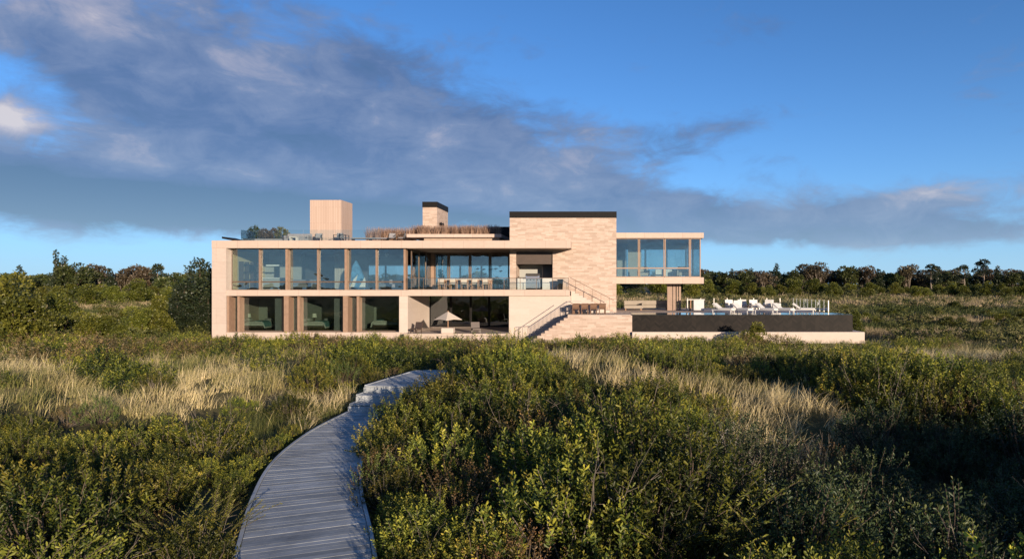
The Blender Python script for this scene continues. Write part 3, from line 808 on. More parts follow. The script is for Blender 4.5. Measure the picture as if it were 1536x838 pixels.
    r_ = hp('terrace_railing', rail, 'bronze')
    hp('railing_pane', pane, 'glass_rail', r_)
    # outdoor kitchen counter in the niche
    kc = MB().box(nx0+.1, nx0+.75, 53.35, 54.2, Z3+.03, Z3+.92).box(nx0+2.05, nx1-.05, 53.35, 54.2, Z3+.03, Z3+.92)
    c_ = hp('kitchen_counter', kc, 'pale_metal')
    hp('worktop', MB().box(nx0+.05, nx0+.78, 53.31, 54.25, Z3+.922, Z3+.97).box(nx0+2.03, nx1-.02, 53.31, 54.25, Z3+.922, Z3+.97), 'black_metal', c_)
    # upper stair from the terrace down to the pool terrace, along the stone wall
    zd = 1.92
    n = 11; xa, xb = -2.2, 1.05; up = MB()
    for i in range(n):
        q0 = xa+(xb-xa)*i/n; q1 = xa+(xb-xa)*(i+1)/n; zz = Z3-(Z3-zd)*(i+1)/n+.05
        up.box(q0, q1, 52.1, 53.28, zd-.01, zz)
    hp('outdoor_stair', up, 'white_wall')
    hr = MB().bar((xa-.1, 52.12, Z3+.95), (xb, 52.12, zd+.95), .03, .04)
    for i in range(5): q = xa+(xb-xa)*(i+.5)/5; hr.box(q-.012, q+.012, 52.11, 52.13, Z3-(Z3-zd)*(i+.5)/5, Z3+.93-(Z3-zd)*(i+.5)/5)
    hp('stair_handrail', hr, 'bronze')
build_house()

# ------------------------------------------------------------------ pool terrace
DZ = 1.90
def build_pool():
    P = thing('pool_terrace', (8.0, 54.0, 0), 'raised pool terrace with black mosaic wall above a pale stone plinth', 'pool terrace')
    def pp(name, mb, mat, parent=None): return obj(name, mb, M[mat], parent or P, True)
    PY = 49.2
    x0, x1 = xp(948, PY), xp(1279, PY)
    xs0 = xp(851.5, 49.0)
    # stone podium on the left with the stair cheek
    pz = zp(473, 49.0)
    n = 11; zs = -.15; xa = xp(789, 49.0)
    poly = [(x0-.002, -.5), (x0-.002, pz)]
    poly.append((xs0, pz))
    for i in range(n):
        zz = pz-(pz-zs)*(i+1)/n; xx = xs0-(xs0-xa)*i/n; x2 = xs0-(xs0-xa)*(i+1)/n
        poly += [(xx, zz), (x2, zz)]
    poly.append((xa, -.5))
    pp('podium_wall', MB().prism_y(poly[::-1], 49.0, 49.35), 'coursed')
    stp = MB()
    for i in range(n):
        zz = pz-(pz-zs)*(i+1)/n; xx = xs0-(xs0-xa)*i/n; x2 = xs0-(xs0-xa)*(i+1)/n
        stp.box(x2, xx, 49.352, 51.1, -.45, zz-.004)
    pp('stair', stp, 'white_wall')
    # picket railing of the lower stair
    rl = MB()
    for side, yy in ((0, 51.0), (1, 49.45)):
        zb0, zb1 = zs, pz
        xa2, xs2 = xa-.9, xs0-1.0
        def zat(x): return zs+(pz-zs)*min(1, max(0, (x-xa)/(xs0-xa)))
        rl.bar((xa2, yy, zat(xa2)+1.05), (xa+.2, yy, zat(xa)+1.15), .03, .03) if side == 0 else None
        rl.bar((xa+.1, yy, zs+1.05), (xs0, yy, pz+.98), .03, .035)
        rl.bar((xs0, yy, pz+.98), (xs0+.9, yy, pz+.98), .03, .035) if side == 0 else None
        if side == 0:
            k = 30
            for i in range(k):
                x = xa+.1+(xs0-xa-.1)*i/(k-1); z = zs+(pz-zs)*(x-xa)/(xs0-xa)
                rl.box(x-.009, x+.009, yy-.009, yy+.009, z+.02, z+1.03)
            for x in (xa-.9, xa-.6, xa-.3): rl.box(x-.008, x+.008, yy-.008, yy+.008, zs, zs+1.05)
    pp('stair_railing', rl, 'rail_grey')
    # deck
    dk = MB().box(xs0, x0, 49.352, 62.3, DZ-.25, DZ-.002).box(x0+.001, x1-.6, 52.4, 62.3, DZ-.25, DZ-.001)
    pp('deck', dk, 'paving')
    pp('retaining_wall', MB().box(xs0, x1-.9, 61.8, 62.29, -.5, DZ-.26).box(x1-1.2, x1-.61, 52.5, 61.79, -.5, DZ-.26), 'white_wall')
    # pool shell with mosaic front and the water
    pp('mosaic_wall', MB().box(x0, x1, PY, PY+.22, zp(497, PY), DZ).box(x1-.22, x1, PY+.221, 52.39, zp(497, PY), DZ), 'mosaic')
    pp('pool_basin', MB().box(x0+.01, x1-.23, PY+.23, 52.39, .6, DZ-.06), 'mosaic')
    pp('water', bx(x0+.02, x1-.02, PY+.02, 52.39, DZ-.055, DZ+.006), 'water')
    pl = MB().box(x0, xp(1297, 48.7), 48.7, 52.9, -.6, zp(497, PY)-.003)
    pp('plinth', pl, 'white_wall')
build_pool()

def build_fence():
    X0, YF, YK = 18.0, 53.8, 62.0
    F = thing('glass_fence', (X0, YF, DZ), 'clear glass fence with pale posts round the far edge of the pool terrace', 'glass fence')
    posts = []
    for i in range(10): posts.append((X0-.05*i, YF+(YK-YF)*i/9))
    for i in range(1, 9): posts.append((17.55-(9.6)*i/8, YK))
    gp = MB()
    for i, (x, y) in enumerate(posts):
        obj('post', MB().box(x-.03, x+.03, y-.03, y+.03, DZ, DZ+.92), M['pale_metal'], F, True)
        if i: a = posts[i-1]; gp.bar((a[0]*.98+x*.02, a[1]*.98+y*.02, DZ+.5), (x*.98+a[0]*.02, y*.98+a[1]*.02, DZ+.5), .012, .86)
    obj('glass_panel', gp, M['glass_rail'], F, True)
build_fence()

# ------------------------------------------------------------------ furniture
def make_lounger(label):
    t = thing('sun_lounger', (0,0,0), label, 'sun lounger', 'sun loungers on the pool terrace')
    L_, W = 1.95, .72
    f = MB(); f.bar((0,-W/2,.27), (L_,-W/2,.27), .04, .06); f.bar((0,W/2,.27), (L_,W/2,.27), .04, .06); f.bar((0,-W/2,.27), (0,W/2,.27), .04, .06); f.bar((L_,-W/2,.27), (L_,W/2,.27), .04, .06)
    f.bar((.66,-W/2,.27), (.66,W/2,.27), .03, .04)
    obj('frame', f, M['white_cloth'], t)
    for x in (.12, L_-.12):
        for y in (-W/2, W/2): obj('leg', MB().box(x-.025, x+.025, y-.025, y+.025, 0, .24), M['white_cloth'], t)
    obj('mattress', MB().rbox(.70, L_, -W/2+.02, W/2-.02, .27, .45, .05), M['white_cloth'], t)
    b = MB().prism_y([(.70,.31), (.70,.45), (.14,.90), (.03,.80)], -W/2+.02, W/2-.02)
    obj('backrest', b, M['white_cloth'], t)
    obj('brace', MB().bar((.25,0,.74), (.45,0,.28), .03, .03), M['pale_metal'], t)
    return t
def place_loungers():
    # front row looking along the pool to the right, rear row behind it
    spots = [(1078, 53.0, R(-35), 'first sun lounger from the house in the front row by the pool'),
             (1108, 53.1, R(-50), 'second sun lounger from the house in the front row by the pool'),
             (1142, 53.0, R(-40), 'third sun lounger from the house in the front row, midway along the pool'),
             (1168, 53.1, R(-45), 'fourth sun lounger from the house in the front row by the pool'),
             (1196, 53.2, R(-20), 'last sun lounger of the front row, nearest the end of the pool')]
    proto = None
    for i, (px, y, rz, lab) in enumerate(spots):
        o = make_lounger(lab) if i == 0 else copy_tree(proto)
        proto = proto or o
        o['label'] = lab; o.scale = (.86, .95, .82); o.location = (xp(px, y)-.4, y, DZ+.002); o.rotation_euler.z = rz
place_loungers()
def place_club_chairs():
    def chair(lab):
        t = thing('club_chair', (0,0,0), lab, 'armchair', 'white club chairs behind the loungers')
        obj('seat', MB().rbox(-.30, .30, -.36, .26, .20, .44, .05), M['white_cloth'], t); obj('backrest', MB().prism_x([(.20,.30), (.34,.30), (.44,.86), (.33,.86)], -.36, .36), M['white_cloth'], t)
        for a in (-.36, .36): obj('armrest', MB().rbox(a-.055, a+.055, -.36, .24, .18, .60, .04), M['white_cloth'], t)
        for a in (-.3, .3):
            for b in (-.3, .3): obj('leg', MB().box(a-.025, a+.025, b-.025, b+.025, 0, .20), M['pale_metal'], t)
        return t
    spots = [(1096, 58.2, .3, 'white club chair nearest the house behind the loungers'), (1113, 59.0, -.2, 'white club chair set farthest back, near the middle of the glass fence'), (1132, 58.0, .15, 'white club chair at the middle of the pool terrace behind the loungers'),
             (1153, 58.4, -.4, 'white club chair behind the fourth lounger'), (1164, 57.2, 1.2, 'white club chair turned sideways behind the fourth lounger'), (1104, 56.4, 3.3, 'white club chair with its back to the pool, behind the second lounger')]
    proto = None
    for px, y, rz, lab in spots:
        o = chair(lab) if proto is None else copy_tree(proto); proto = proto or o
        o['label'] = lab; o.location = (xp(px, y), y, DZ); o.rotation_euler.z = rz
    for px, y, lab in ((1122, 57.0, 'round dark low table between the white club chairs nearer the house'), (1146, 57.0, 'round dark low table by the club chair behind the third lounger')):
        t = thing('low_table', (xp(px, y), y, DZ), lab, 'table', 'low tables on the pool terrace')
        obj('tabletop', MB().lathe([(.42,.40), (.45,.42), (.45,.45), (.42,.46)], n=20), M['dark_wood'], t); obj('pedestal', MB().lathe([(.25,0), (.10,.05), (.08,.36), (.2,.40)]), M['dark_wood'], t)
place_club_chairs()

def make_chair(name, label, cat, group, frame, seatm):
    t = thing(name, (0,0,0), label, cat, group)
    for x in (-.24, .24):
        obj('leg', MB().box(x-.022, x+.022, -.25, -.206, 0, .64), M[frame], t)
        obj('leg', MB().bar((x,.23,0), (x,.28,.80), .045, .045), M[frame], t)
        obj('armrest', MB().box(x-.025, x+.025, -.26, .25, .642, .67), M[frame], t)
    obj('seat', MB().rbox(-.25, .25, -.24, .23, .40, .48, .03), M[seatm], t)
    obj('backrest', MB().prism_x([(.215,.50), (.26,.50), (.31,.82), (.265,.82)], -.26, .26), M[seatm], t)
    return t
def make_table(name, label, x0, x1, y0, y1, loc, topm, legm):
    t = thing(name, loc, label, 'table')
    obj('tabletop', MB().rbox(x0, x1, y0, y1, .70, .75, .012), M[topm], t)
    for x in (x0+.12, x1-.12):
        for y in (y0+.1, y1-.1): obj('leg', MB().box(x-.04, x+.04, y-.04, y+.04, 0, .70), M[legm], t)
    obj('apron', MB().box(x0+.17, x1-.17, y0+.08, y1-.08, .62, .698), M[legm], t)
    return t
def dining_sets():
    # terrace upstairs
    zf = Z3+.03; cx, cyy = xp(699, 54.3), 54.3
    make_table('dining_table', 'long wooden dining table on the upper terrace', -2.1, 2.1, -.5, .5, (cx, cyy, zf), 'teak', 'teak')
    proto = make_chair('dining_chair', '', 'chair', 'chairs round the dining table on the upper terrace', 'teak', 'cream_cloth')
    first = True
    for side in (-1, 1):
        for k in range(5):
            c = proto if first else copy_tree(proto); first = False
            c.location = (cx-1.68+.84*k+random.uniform(-.04,.04), cyy+.72*side, zf)
            c.rotation_euler.z = (0 if side > 0 else math.pi) + random.uniform(-.06,.06)
            rowname = 'front' if side < 0 else 'far'
            c['label'] = ['cream and wood chair at the %s side of the terrace table, nearest the glass corner' % rowname,
                          'second cream terrace chair from the glass corner, %s side of the table' % rowname,
                          'middle cream chair on the %s side of the terrace table' % rowname,
                          'fourth cream terrace chair from the glass corner, %s side of the table' % rowname,
                          'cream terrace chair nearest the grill, %s side of the table' % rowname][k]
    # pool level by the stone wall
    cx, cyy = xp(884, 50.3), 50.5
    make_table('dining_table', 'low teak dining table on the stone podium at the top of the stairs', -1.25, 1.25, -.42, .42, (cx, cyy, DZ), 'brown_teak', 'brown_teak')
    proto = make_chair('dining_chair', '', 'chair', 'teak chairs round the podium table', 'brown_teak', 'brown_teak')
    first = True
    for side in (-1, 1):
        for k in range(4):
            c = proto if first else copy_tree(proto); first = False
            c.location = (cx-.98+.65*k, cyy+.62*side, DZ); c.rotation_euler.z = 0 if side > 0 else math.pi
            c.scale = (.92, .92, .92)
            rowname = 'front' if side < 0 else 'rear'
            c['label'] = ['teak chair by the stair railing in the %s row of the podium table', 'second teak chair from the stairs in the %s row of the podium table',
                          'third teak chair from the stairs in the %s row of the podium table', 'teak chair nearest the pool in the %s row of the podium table'][k] % rowname
dining_sets()

def other_furniture():
    # grill in the niche
    gx, gy, z = xp(799, 53.6), 53.7, Z3+.03
    t = thing('grill', (gx, gy, z), 'stainless steel gas grill in the niche of the stone wall', 'grill')
    obj('cabinet', MB().rbox(-.62, .62, -.32, .32, .08, .82, .02), M['steel'], t)
    for x in (-.31, .31): obj('door', MB().box(x-.28, x+.28, -.345, -.322, .14, .62), M['steel'], t)
    obj('shelf', MB().box(-.70, .70, -.40, .34, .822, .87), M['steel'], t)
    lid = MB().prism_x([(-.33,.87), (.32,.87), (.32,1.15), (.12,1.25), (-.12,1.22), (-.30,1.05)], -.55, .55)
    l_ = obj('lid', lid, M['steel'], t); obj('handle', MB().tube((-.42,-.37,1.03), (.42,-.37,1.03), .022), M['steel'], l_)
    for i in range(4):
        k = MB().tube((-.4+.27*i,-.43,.75), (-.4+.27*i,-.35,.75), .035); obj('knob', k, M['black_metal'], t)
    for x in (-.5, .5): obj('foot', MB().box(x-.06, x+.06, -.2, .2, 0, .08), M['black_metal'], t)
    # dark bin beside the stair
    t = thing('planter_pot', (xp(840.5, 52.4), 52.4, z), 'dark square pot standing at the end of the upper terrace', 'pot')
    obj('pot', MB().prism_y([(-.17,0), (.17,0), (.20,.72), (-.20,.72)], -.18, .18), M['black_metal'], t)
    obj('rim', MB().box(-.23, .23, -.21, .21, .722, .78), M['black_metal'], t)
    # parasol on the patio
    ux, uy, uz = xp(672, 50.6), 50.6, .02
    uz = .46
    t = thing('parasol', (ux, uy, uz), 'pale square parasol opened low over the patio', 'parasol')
    ap = 1.62; rim = []
    mb = MB(); c = []
    for i in range(4): a = math.pi*2*i/4+.1; c.append((1.02*math.cos(a), 1.02*math.sin(a), ap-.60))
    mid = []
    for i in range(4):
        p, q = c[i], c[(i+1) % 4]; mid.append(((p[0]+q[0])/2*.93, (p[1]+q[1])/2*.93, ap-.54))
    ring = [x for i in range(4) for x in (c[i], mid[i])]
    vs = [(0,0,ap)] + ring + [(0,0,ap-.03)] + [(x,y,zz-.03) for x,y,zz in ring]
    fs = [(0, 1+i, 1+(i+1) % 8) for i in range(8)] + [(9, 10+(i+1) % 8, 10+i) for i in range(8)] + [(1+i, 10+i, 10+(i+1) % 8, 1+(i+1) % 8) for i in range(8)]
    mb.add(vs, fs); obj('canopy', mb, M['cream_cloth'], t)
    obj('pole', MB().tube((0,0,0), (0,0,ap+.06), .03), M['teak'], t)
    for i in range(4): obj('rib', MB().tube((0,0,ap-.06), (c[i][0]*.97, c[i][1]*.97, c[i][2]-.03), .014), M['teak'], t)
    obj('base', MB().rbox(-.45, .45, -.35, .35, 0, .42, .04), M['white_wall'], t)
    # patio seats
    for i, (px, lab) in enumerate(((624, 'small dark low chair on the patio edge near the white wall'), (714, 'dark lounge chair on the patio in front of the dark glass'))):
        y = 50.9
        t = thing('patio_chair', (xp(px, y), y, .462 if i == 0 else .46), lab, 'chair', 'patio chairs')
        m_ = 'dark_wood'
        obj('seat', MB().rbox(-.32, .32, -.32, .30, .24, .36, .03), M[m_], t)
        obj('backrest', MB().prism_x([(.24,.34), (.31,.34), (.45,.80), (.38,.80)], -.32, .32), M[m_], t)
        for a in (-.28, .28):
            for b in (-.27, .27): obj('leg', MB().box(a-.025, a+.025, b-.025, b+.025, 0, .24), M['dark_wood'], t)
        t.rotation_euler.z = R(-25 if i == 0 else 20)
    # bar cabinet on the pool terrace
    bx_, by = xp(1044, 56.0), 56.4
    t = thing('bar_cabinet', (bx_, by, DZ), 'pale metal bar cabinet standing beside the wing column on the pool terrace', 'cabinet')
    obj('body', MB().rbox(-.20, .68, -.4, .4, .04, .90, .02), M['steel'], t)
    obj('side_panel', MB().box(-.72, -.66, -.4, .4, 0, .90), M['pale_metal'], t); obj('side_panel', MB().box(-.46, -.40, -.4, .4, 0, .90), M['teak'], t)
    obj('worktop', MB().box(-.76, .72, -.44, .44, .902, .95), M['pale_metal'], t)
    for x in (-.1, .58):
        obj('foot', MB().box(x-.04, x+.04, -.3, .3, 0, .04), M['black_metal'], t)
    # sofas under the wing
    for i, (px, y, rz, lab) in enumerate(((950, 57.5, 0.0, 'beige outdoor sofa under the wing, beside the stone wall'), (976, 59.0, math.pi, 'long beige outdoor sofa with its back turned under the wing'))):
        t = thing('outdoor_sofa', (xp(px, y), y, DZ), lab, 'sofa', 'outdoor sofas under the wing')
        w = .8 if i == 0 else 1.5
        obj('seat', MB().rbox(-w, w, -.42, .40, .14, .42, .05), M['beige_cloth'], t)
        obj('backrest', MB().rbox(-w, w, .28, .44, .421, .80, .05), M['beige_cloth'], t)
        for a in (-1, 1): obj('armrest', MB().rbox(a*w-.12 if a > 0 else -w-.0, w+.0 if a > 0 else -w+.12, -.40, .27, .422, .60, .03), M['beige_cloth'], t)
        for a in (-w+.15, w-.15):
            for b in (-.32, .32): obj('leg', MB().box(a-.03, a+.03, b-.03, b+.03, 0, .14), M['teak'], t)
        t.rotation_euler.z = rz
    # beds with lamps
    def bed(x, y, facing, lab):
        t = thing('bed', (x, y, Z1+.02), lab, 'bed', 'beds in the ground floor bedrooms')
        obj('bed_frame', MB().rbox(0, 2.05, -.85, .85, .10, .30, .02), M['dark_wood'], t)
        obj('mattress', MB().rbox(.02, 2.05, -.82, .82, .302, .55, .06), M['white_cloth'], t)
        # duvet hanging over the foot
        d = MB().prism_y([(.75,.555), (.75,.62), (1.5,.67), (2.0,.62), (2.14,.50), (2.22,.14), (2.16,.13), (2.06,.42), (1.95,.555)], -.9, .9)
        obj('duvet', d, M['white_cloth'], t)
        th = MB().prism_y([(1.35,.672), (1.35,.70), (1.55,.71), (1.98,.67), (2.15,.55), (2.25,.25), (2.24,.24), (2.12,.53), (1.97,.645), (1.52,.68)], -.93, .2)
        obj('blanket', th, M['teal_cloth'], t)
        for yy in (-.42, .42): obj('pillow', MB().rbox(.08, .52, yy-.34, yy+.34, .56, .86, .12), M['white_cloth'], t)
        obj('headboard', MB().rbox(-.10, -.01, -.9, .9, .1, 1.15, .03), M['cream_cloth'], t)
        for a in (.1, 1.95):
            for b in (-.75, .75): obj('leg', MB().box(a-.04, a+.04, b-.04, b+.04, 0, .10), M['dark_wood'], t)
        t.rotation_euler.z = facing
    def lamp(x, y, lab):
        n_ = thing('nightstand', (x, y, Z1+.02), 'dark nightstand under the lamp ' + lab, 'nightstand', 'nightstands')
        obj('cabinet', MB().rbox(-.25, .25, -.22, .22, .08, .55, .015), M['dark_wood'], n_)
        obj('drawer', MB().box(-.22, .22, -.24, -.222, .32, .52), M['dark_wood'], n_)
        for a in (-.2, .2): obj('leg', MB().box(a-.025, a+.025, -.18, .18, 0, .08), M['dark_wood'], n_)
        t = thing('table_lamp', (x, y, Z1+.572), 'white shaded table lamp ' + lab, 'lamp', 'table lamps')
        obj('lamp_base', MB().lathe([(.09,0), (.10,.02), (.04,.06), (.07,.2), (.03,.32)]), M['dark_wood'], t, smooth=True)
        obj('lamp_shade', MB().lathe([(.20,.30), (.16,.62)]), M['lamp_white'], t)
    bed(xp(362, 54.2), 54.4, 0, 'white bed with teal throw in the bedroom nearest the end pier')
    lamp(xp(371, 55.7), 55.9, 'in the bedroom nearest the end pier')
    bed(xp(452, 54.2), 54.4, 0, 'white bed with teal throw in the middle bedroom')
    lamp(xp(470, 55.7), 55.9, 'in the middle bedroom')
    bed(xp(601, 55.2), 55.4, math.pi, 'white bed with its foot to the doorway in the third bedroom')
    # dark armchairs by the bedroom windows
    for px, lab in ((405, 'dark armchair behind the bed in the bedroom nearest the end pier'), (494, 'dark armchair at the foot of the middle bedroom')):
        t = thing('armchair', (xp(px, 54.8), 54.8, Z1+.02), lab, 'armchair', 'dark armchairs')
        obj('seat', MB().rbox(-.36, .36, -.34, .34, .16, .44, .05), M['grey_cloth'], t); obj('backrest', MB().rbox(-.36, .36, .22, .40, .441, .84, .05), M['grey_cloth'], t)
        for a in (-.42, .42): obj('armrest', MB().rbox(a-.06, a+.06, -.32, .30, .17, .60, .03), M['grey_cloth'], t)
        for a in (-.3, .3):
            for b in (-.28, .28): obj('leg', MB().box(a-.025, a+.025, b-.025, b+.025, 0, .16), M['dark_wood'], t)
        t.rotation_euler.z = R(30)
    # upstairs: shelving, kitchen island, pendant, painting and easel sculpture, sofa, floor lamp, mobile
    zf = Z3+.032
    t = thing('shelf_unit', (-28.42, 55.4, zf), 'open dark wood shelf unit against the sunlit wall upstairs', 'shelf', None, R(-90))
    for x in (-1.3, -.45, .45, 1.3): obj('upright', MB().box(x-.03, x+.03, -.18, .18, 0, 2.2), M['dark_wood'], t)
    for z in (.05, .75, 1.35, 1.95): obj('shelf', MB().box(-1.268, 1.268, -.20, .20, z, z+.05), M['dark_wood'], t)
    obj('cupboard', MB().box(-.40, .40, -.19, .19, 1.402, 1.94), M['black_metal'], t)
    t = thing('kitchen_island', (xp(412, 55.2), 55.2, zf), 'pale kitchen island behind the upper glazing', 'kitchen island')
    obj('cabinet', MB().box(-1.3, 1.3, -.4, .4, 0, .86), M['plaster'], t); obj('worktop', MB().rbox(-1.38, 1.38, -.46, .46, .862, .92, .015), M['art_white'], t)
    t = thing('pendant_lamp', (xp(411.5, 55.2), 55.2, zp(398, 55.2)), 'long white linear pendant lamp hanging over the kitchen island', 'pendant lamp')
    obj('lamp_shade', MB().rbox(-.66, .66, -.08, .08, -.06, .06, .02), M['lamp_white'], t)
    for x in (-.5, .5): obj('cord', MB().tube((x,0,.06), (x,0,Z4-.065-zp(398, 55.2)), .008), M['black_metal'], t)
    t = thing('sculpture', (xp(538, 55.0), 55.0, zf), 'tall blue and white angular sculpture behind the upper glazing', 'sculpture')
    obj('body', MB().prism_y([(-.75,0), (-.45,1.9), (-.2,2.3), (.15,1.7), (.75,.0)], -.12, .12), M['art_blue'], t)
    obj('fold', MB().prism_y([(-.62,.1), (-.28,.2), (-.02,1.15), (-.35,.75)], -.24, -.122), M['art_white'], t)
    obj('fold', MB().prism_y([(.1,.1), (.9,.05), (.55,.95)], -.26, -.123), M['art_white'], t)
    t = thing('curtain', (xp(511, 59.2), 59.2, zf), 'pale full height curtain gathered beside the inner wall upstairs', 'curtain')
    cm = MB()
    for i in range(7): cm.tube((-.45+.15*i, .05*(i % 2), .02), (-.45+.15*i, .05*(i % 2), Z4-Z3-.12), .09, .08, 8)
    obj('cloth', cm, M['cream_cloth'], t); obj('rail', MB().tube((-.6,.02,Z4-Z3-.11), (.6,.02,Z4-Z3-.11), .02), M['bronze'], t)
    for px, y, w, lab in ((592, 56.6, 1.2, 'low grey sofa behind the upper glazing next to the terrace corner'), (450, 56.4, 1.2, 'low grey sofa behind the third upper window from the end pier')):
        t = thing('sofa', (xp(px, y), y, zf), lab, 'sofa', 'grey sofas upstairs')
        obj('seat', MB().rbox(-w, w, -.42, .40, .12, .42, .05), M['grey_cloth'], t); obj('backrest', MB().rbox(-w, w, .26, .44, .421, .78, .05), M['grey_cloth'], t)
        for a in (-1, 1): obj('armrest', MB().rbox(min(a*w, a*(w-.16)), max(a*w, a*(w-.16)), -.40, .25, .422, .60, .03), M['grey_cloth'], t)
        for a in (-w+.12, w-.12):
            for b in (-.32, .32): obj('leg', MB().box(a-.03, a+.03, b-.03, b+.03, 0, .12), M['dark_wood'], t)
    t = thing('hanging_globe', (xp(580, 57), 57, zp(382, 57)), 'white globe lamp hanging near the terrace corner upstairs', 'lamp')
    obj('globe', MB().lathe([(.02,-.16), (.11,-.12), (.16,0), (.11,.12), (.02,.16)]), M['lamp_white'], t, smooth=True)
    obj('cord', MB().tube((0,0,.15), (0,0,Z4-.065-zp(382, 57)), .008), M['black_metal'], t)
    # mobile of dark leaves
    mx, my = xp(731, 60.0), 60.0
    t = thing('hanging_mobile', (mx, my, Z4-.07), 'dark mobile of small leaf shapes hanging behind the terrace glazing', 'mobile')
    for i, (dx, dz) in enumerate(((-1.2,-1.75), (-.85,-1.3), (-.35,-.95), (-.32,-1.35), (-.2,-1.75), (.35,-1.35), (.75,-1.3), (1.15,-1.05), (1.2,-1.5), (1.35,-.9))):
        lf = MB().prism_y([(dx-.2,dz), (dx-.05,dz-.08), (dx+.2,dz+.02), (dx+.02,dz+.09)], -.02+.01*(i % 3), .01+.01*(i % 3)); obj('leaf', lf, M['black_metal'], t)
        t_ = MB().tube((dx,0,dz+.05), (dx*.6,0,-.04), .005, n=4); obj('wire', t_, M['black_metal'], t)
    obj('ceiling_plate', MB().box(-.9, .9, -.03, .03, -.045, 0), M['black_metal'], t)
    # right wing: pale armchairs and a low cabinet
    zw = zp(415.8, 56)+.002
    for px, y, lab in ((965, 58.2, 'pale armchair in the wing room near the stone block'), (1024, 58.4, 'pale armchair in the wing room near its glass end')):
        t = thing('armchair', (xp(px, y), y, zw), lab, 'armchair', 'pale armchairs in the wing')
        obj('seat', MB().rbox(-.4, .4, -.38, .38, .14, .46, .06), M['cream_cloth'], t); obj('backrest', MB().rbox(-.4, .4, .24, .42, .461, .95, .05), M['cream_cloth'], t)
        for a in (-.46, .46): obj('armrest', MB().rbox(a-.06, a+.06, -.34, .34, .15, .64, .03), M['cream_cloth'], t)
        for a in (-.33, .33):
            for b in (-.3, .3): obj('leg', MB().box(a-.025, a+.025, b-.025, b+.025, 0, .14), M['teak'], t)
    t = thing('sideboard', (xp(1000, 59.5), 59.5, zw), 'low white sideboard in the wing room', 'sideboard')
    obj('cabinet', MB().box(-1.0, 1.0, -.25, .25, .12, .72), M['art_white'], t)
    for i in range(3): obj('door', MB().box(-.98+.66*i, -.34+.66*i, -.27, -.252, .14, .70), M['art_white'], t)
    for a in (-.9, .9): obj('leg', MB().box(a-.03, a+.03, -.2, .2, 0, .12), M['dark_wood'], t)
    # roof terrace: sofa group, chairs, tables
    zr = Z5+.002
    t = thing('roof_sofa', (xp(447, 55.2), 55.2, zr), 'dark outdoor sofa on the roof terrace beside the wooden stair head', 'sofa')
    obj('seat', MB().rbox(-1.0, 1.0, -.4, .4, .12, .42, .04), M['grey_cloth'], t); obj('backrest', MB().rbox(-1.0, 1.0, .26, .42, .421, .82, .04), M['grey_cloth'], t)
    for a in (-.92, .92): obj('armrest', MB().rbox(a-.08, a+.08, -.38, .25, .422, .64, .03), M['grey_cloth'], t)
    for a in (-.85, .85):
        for b in (-.3, .3): obj('leg', MB().box(a-.03, a+.03, b-.03, b+.03, 0, .12), M['black_metal'], t)
    t = thing('side_table', (xp(441, 54.2), 54.2, zr), 'small pale side table in front of the dark roof sofa', 'table')
    obj('tabletop', MB().rbox(-.28, .28, -.25, .25, .44, .49, .01), M['white_cloth'], t)
    for a in (-.24, .24): obj('leg', MB().box(a-.02, a+.02, -.2, .2, 0, .44), M['white_cloth'], t)
    proto = make_chair('roof_chair', '', 'chair', 'dark chairs on the roof terrace', 'black_metal', 'grey_cloth')
    for i, (px, y, rz, lab) in enumerate(((478, 54.6, .3, 'dark roof chair right in front of the wooden stair head'), (507, 54.4, -.2, 'dark roof chair at the sunny corner of the wooden stair head'),
                                          (517, 54.8, 1.4, 'dark roof chair turned sideways past the wooden stair head'), (588, 54.6, .2, 'dark roof chair below the planted roof edge'),
                                          (602, 54.8, -1.5, 'outermost dark roof chair beside the planted upper roof'))):
        c = proto if i == 0 else copy_tree(proto)
        c.location = (xp(px, y), y, zr); c.rotation_euler.z = rz; c['label'] = lab
    t = thing('roof_bench', (xp(556, 55), 55, zr), 'long low dark bench on the roof terrace before the planted edge', 'bench')
    obj('seat', MB().rbox(-1.6, 1.6, -.3, .3, .36, .46, .02), M['grey_cloth'], t)
    for a in (-1.4, 0, 1.4): obj('leg', MB().box(a-.05, a+.05, -.25, .25, 0, .36), M['black_metal'], t)
other_furniture()

# ------------------------------------------------------------------ vegetation builders
def frames(D):
    """two vectors across each direction"""
    up = np.where(np.abs(D[:,2:3]) < .9, np.array([[0,0,1.]]), np.array([[1.,0,0]]))
    A = np.cross(D, up); A /= np.linalg.norm(A, axis=1, keepdims=True)+1e-9
    return A, np.cross(A, D)
def leaves(P, D, Ln, W, tint, r, six=True):
    """leaf blades at P along D; returns verts, quads, tint per face"""
    n = len(P)
    D = D/(np.linalg.norm(D, axis=1, keepdims=True)+1e-9)
    A, B = frames(D)
    t = r.uniform(0, 2*np.pi, n)[:,None]
    A2 = A*np.cos(t)+B*np.sin(t); B2 = np.cross(D, A2)
    Ln, W = np.asarray(Ln)[:,None], np.asarray(W)[:,None]
    if six:
        fold = W*.22
        v = np.stack([P, P+D*Ln*.35+A2*W*.36+B2*fold, P+D*Ln*.72+A2*W*.48+B2*fold, P+D*Ln-B2*Ln*.05, P+D*Ln*.72-A2*W*.48+B2*fold, P+D*Ln*.35-A2*W*.36+B2*fold], 1)
        b = (np.arange(n)*6)[:,None]
        f = np.concatenate([b+np.array([[0,1,2,3]]), b+np.array([[3,4,5,0]])], 0)
        return v.reshape(-1,3), f, np.concatenate([tint, tint])
    v = np.stack([P, P+D*Ln*.55+A2*W*.5, P+D*Ln, P+D*Ln*.55-A2*W*.5], 1)
    f = (np.arange(n)*4)[:,None]+np.array([[0,1,2,3]])
    return v.reshape(-1,3), f, tint
def rand_dirs(n, r, upward=-1):
    v = r.normal(size=(n*3+20,3)); v /= np.linalg.norm(v, axis=1, keepdims=True)
    v = v[v[:,2] > upward][:n]
    return v
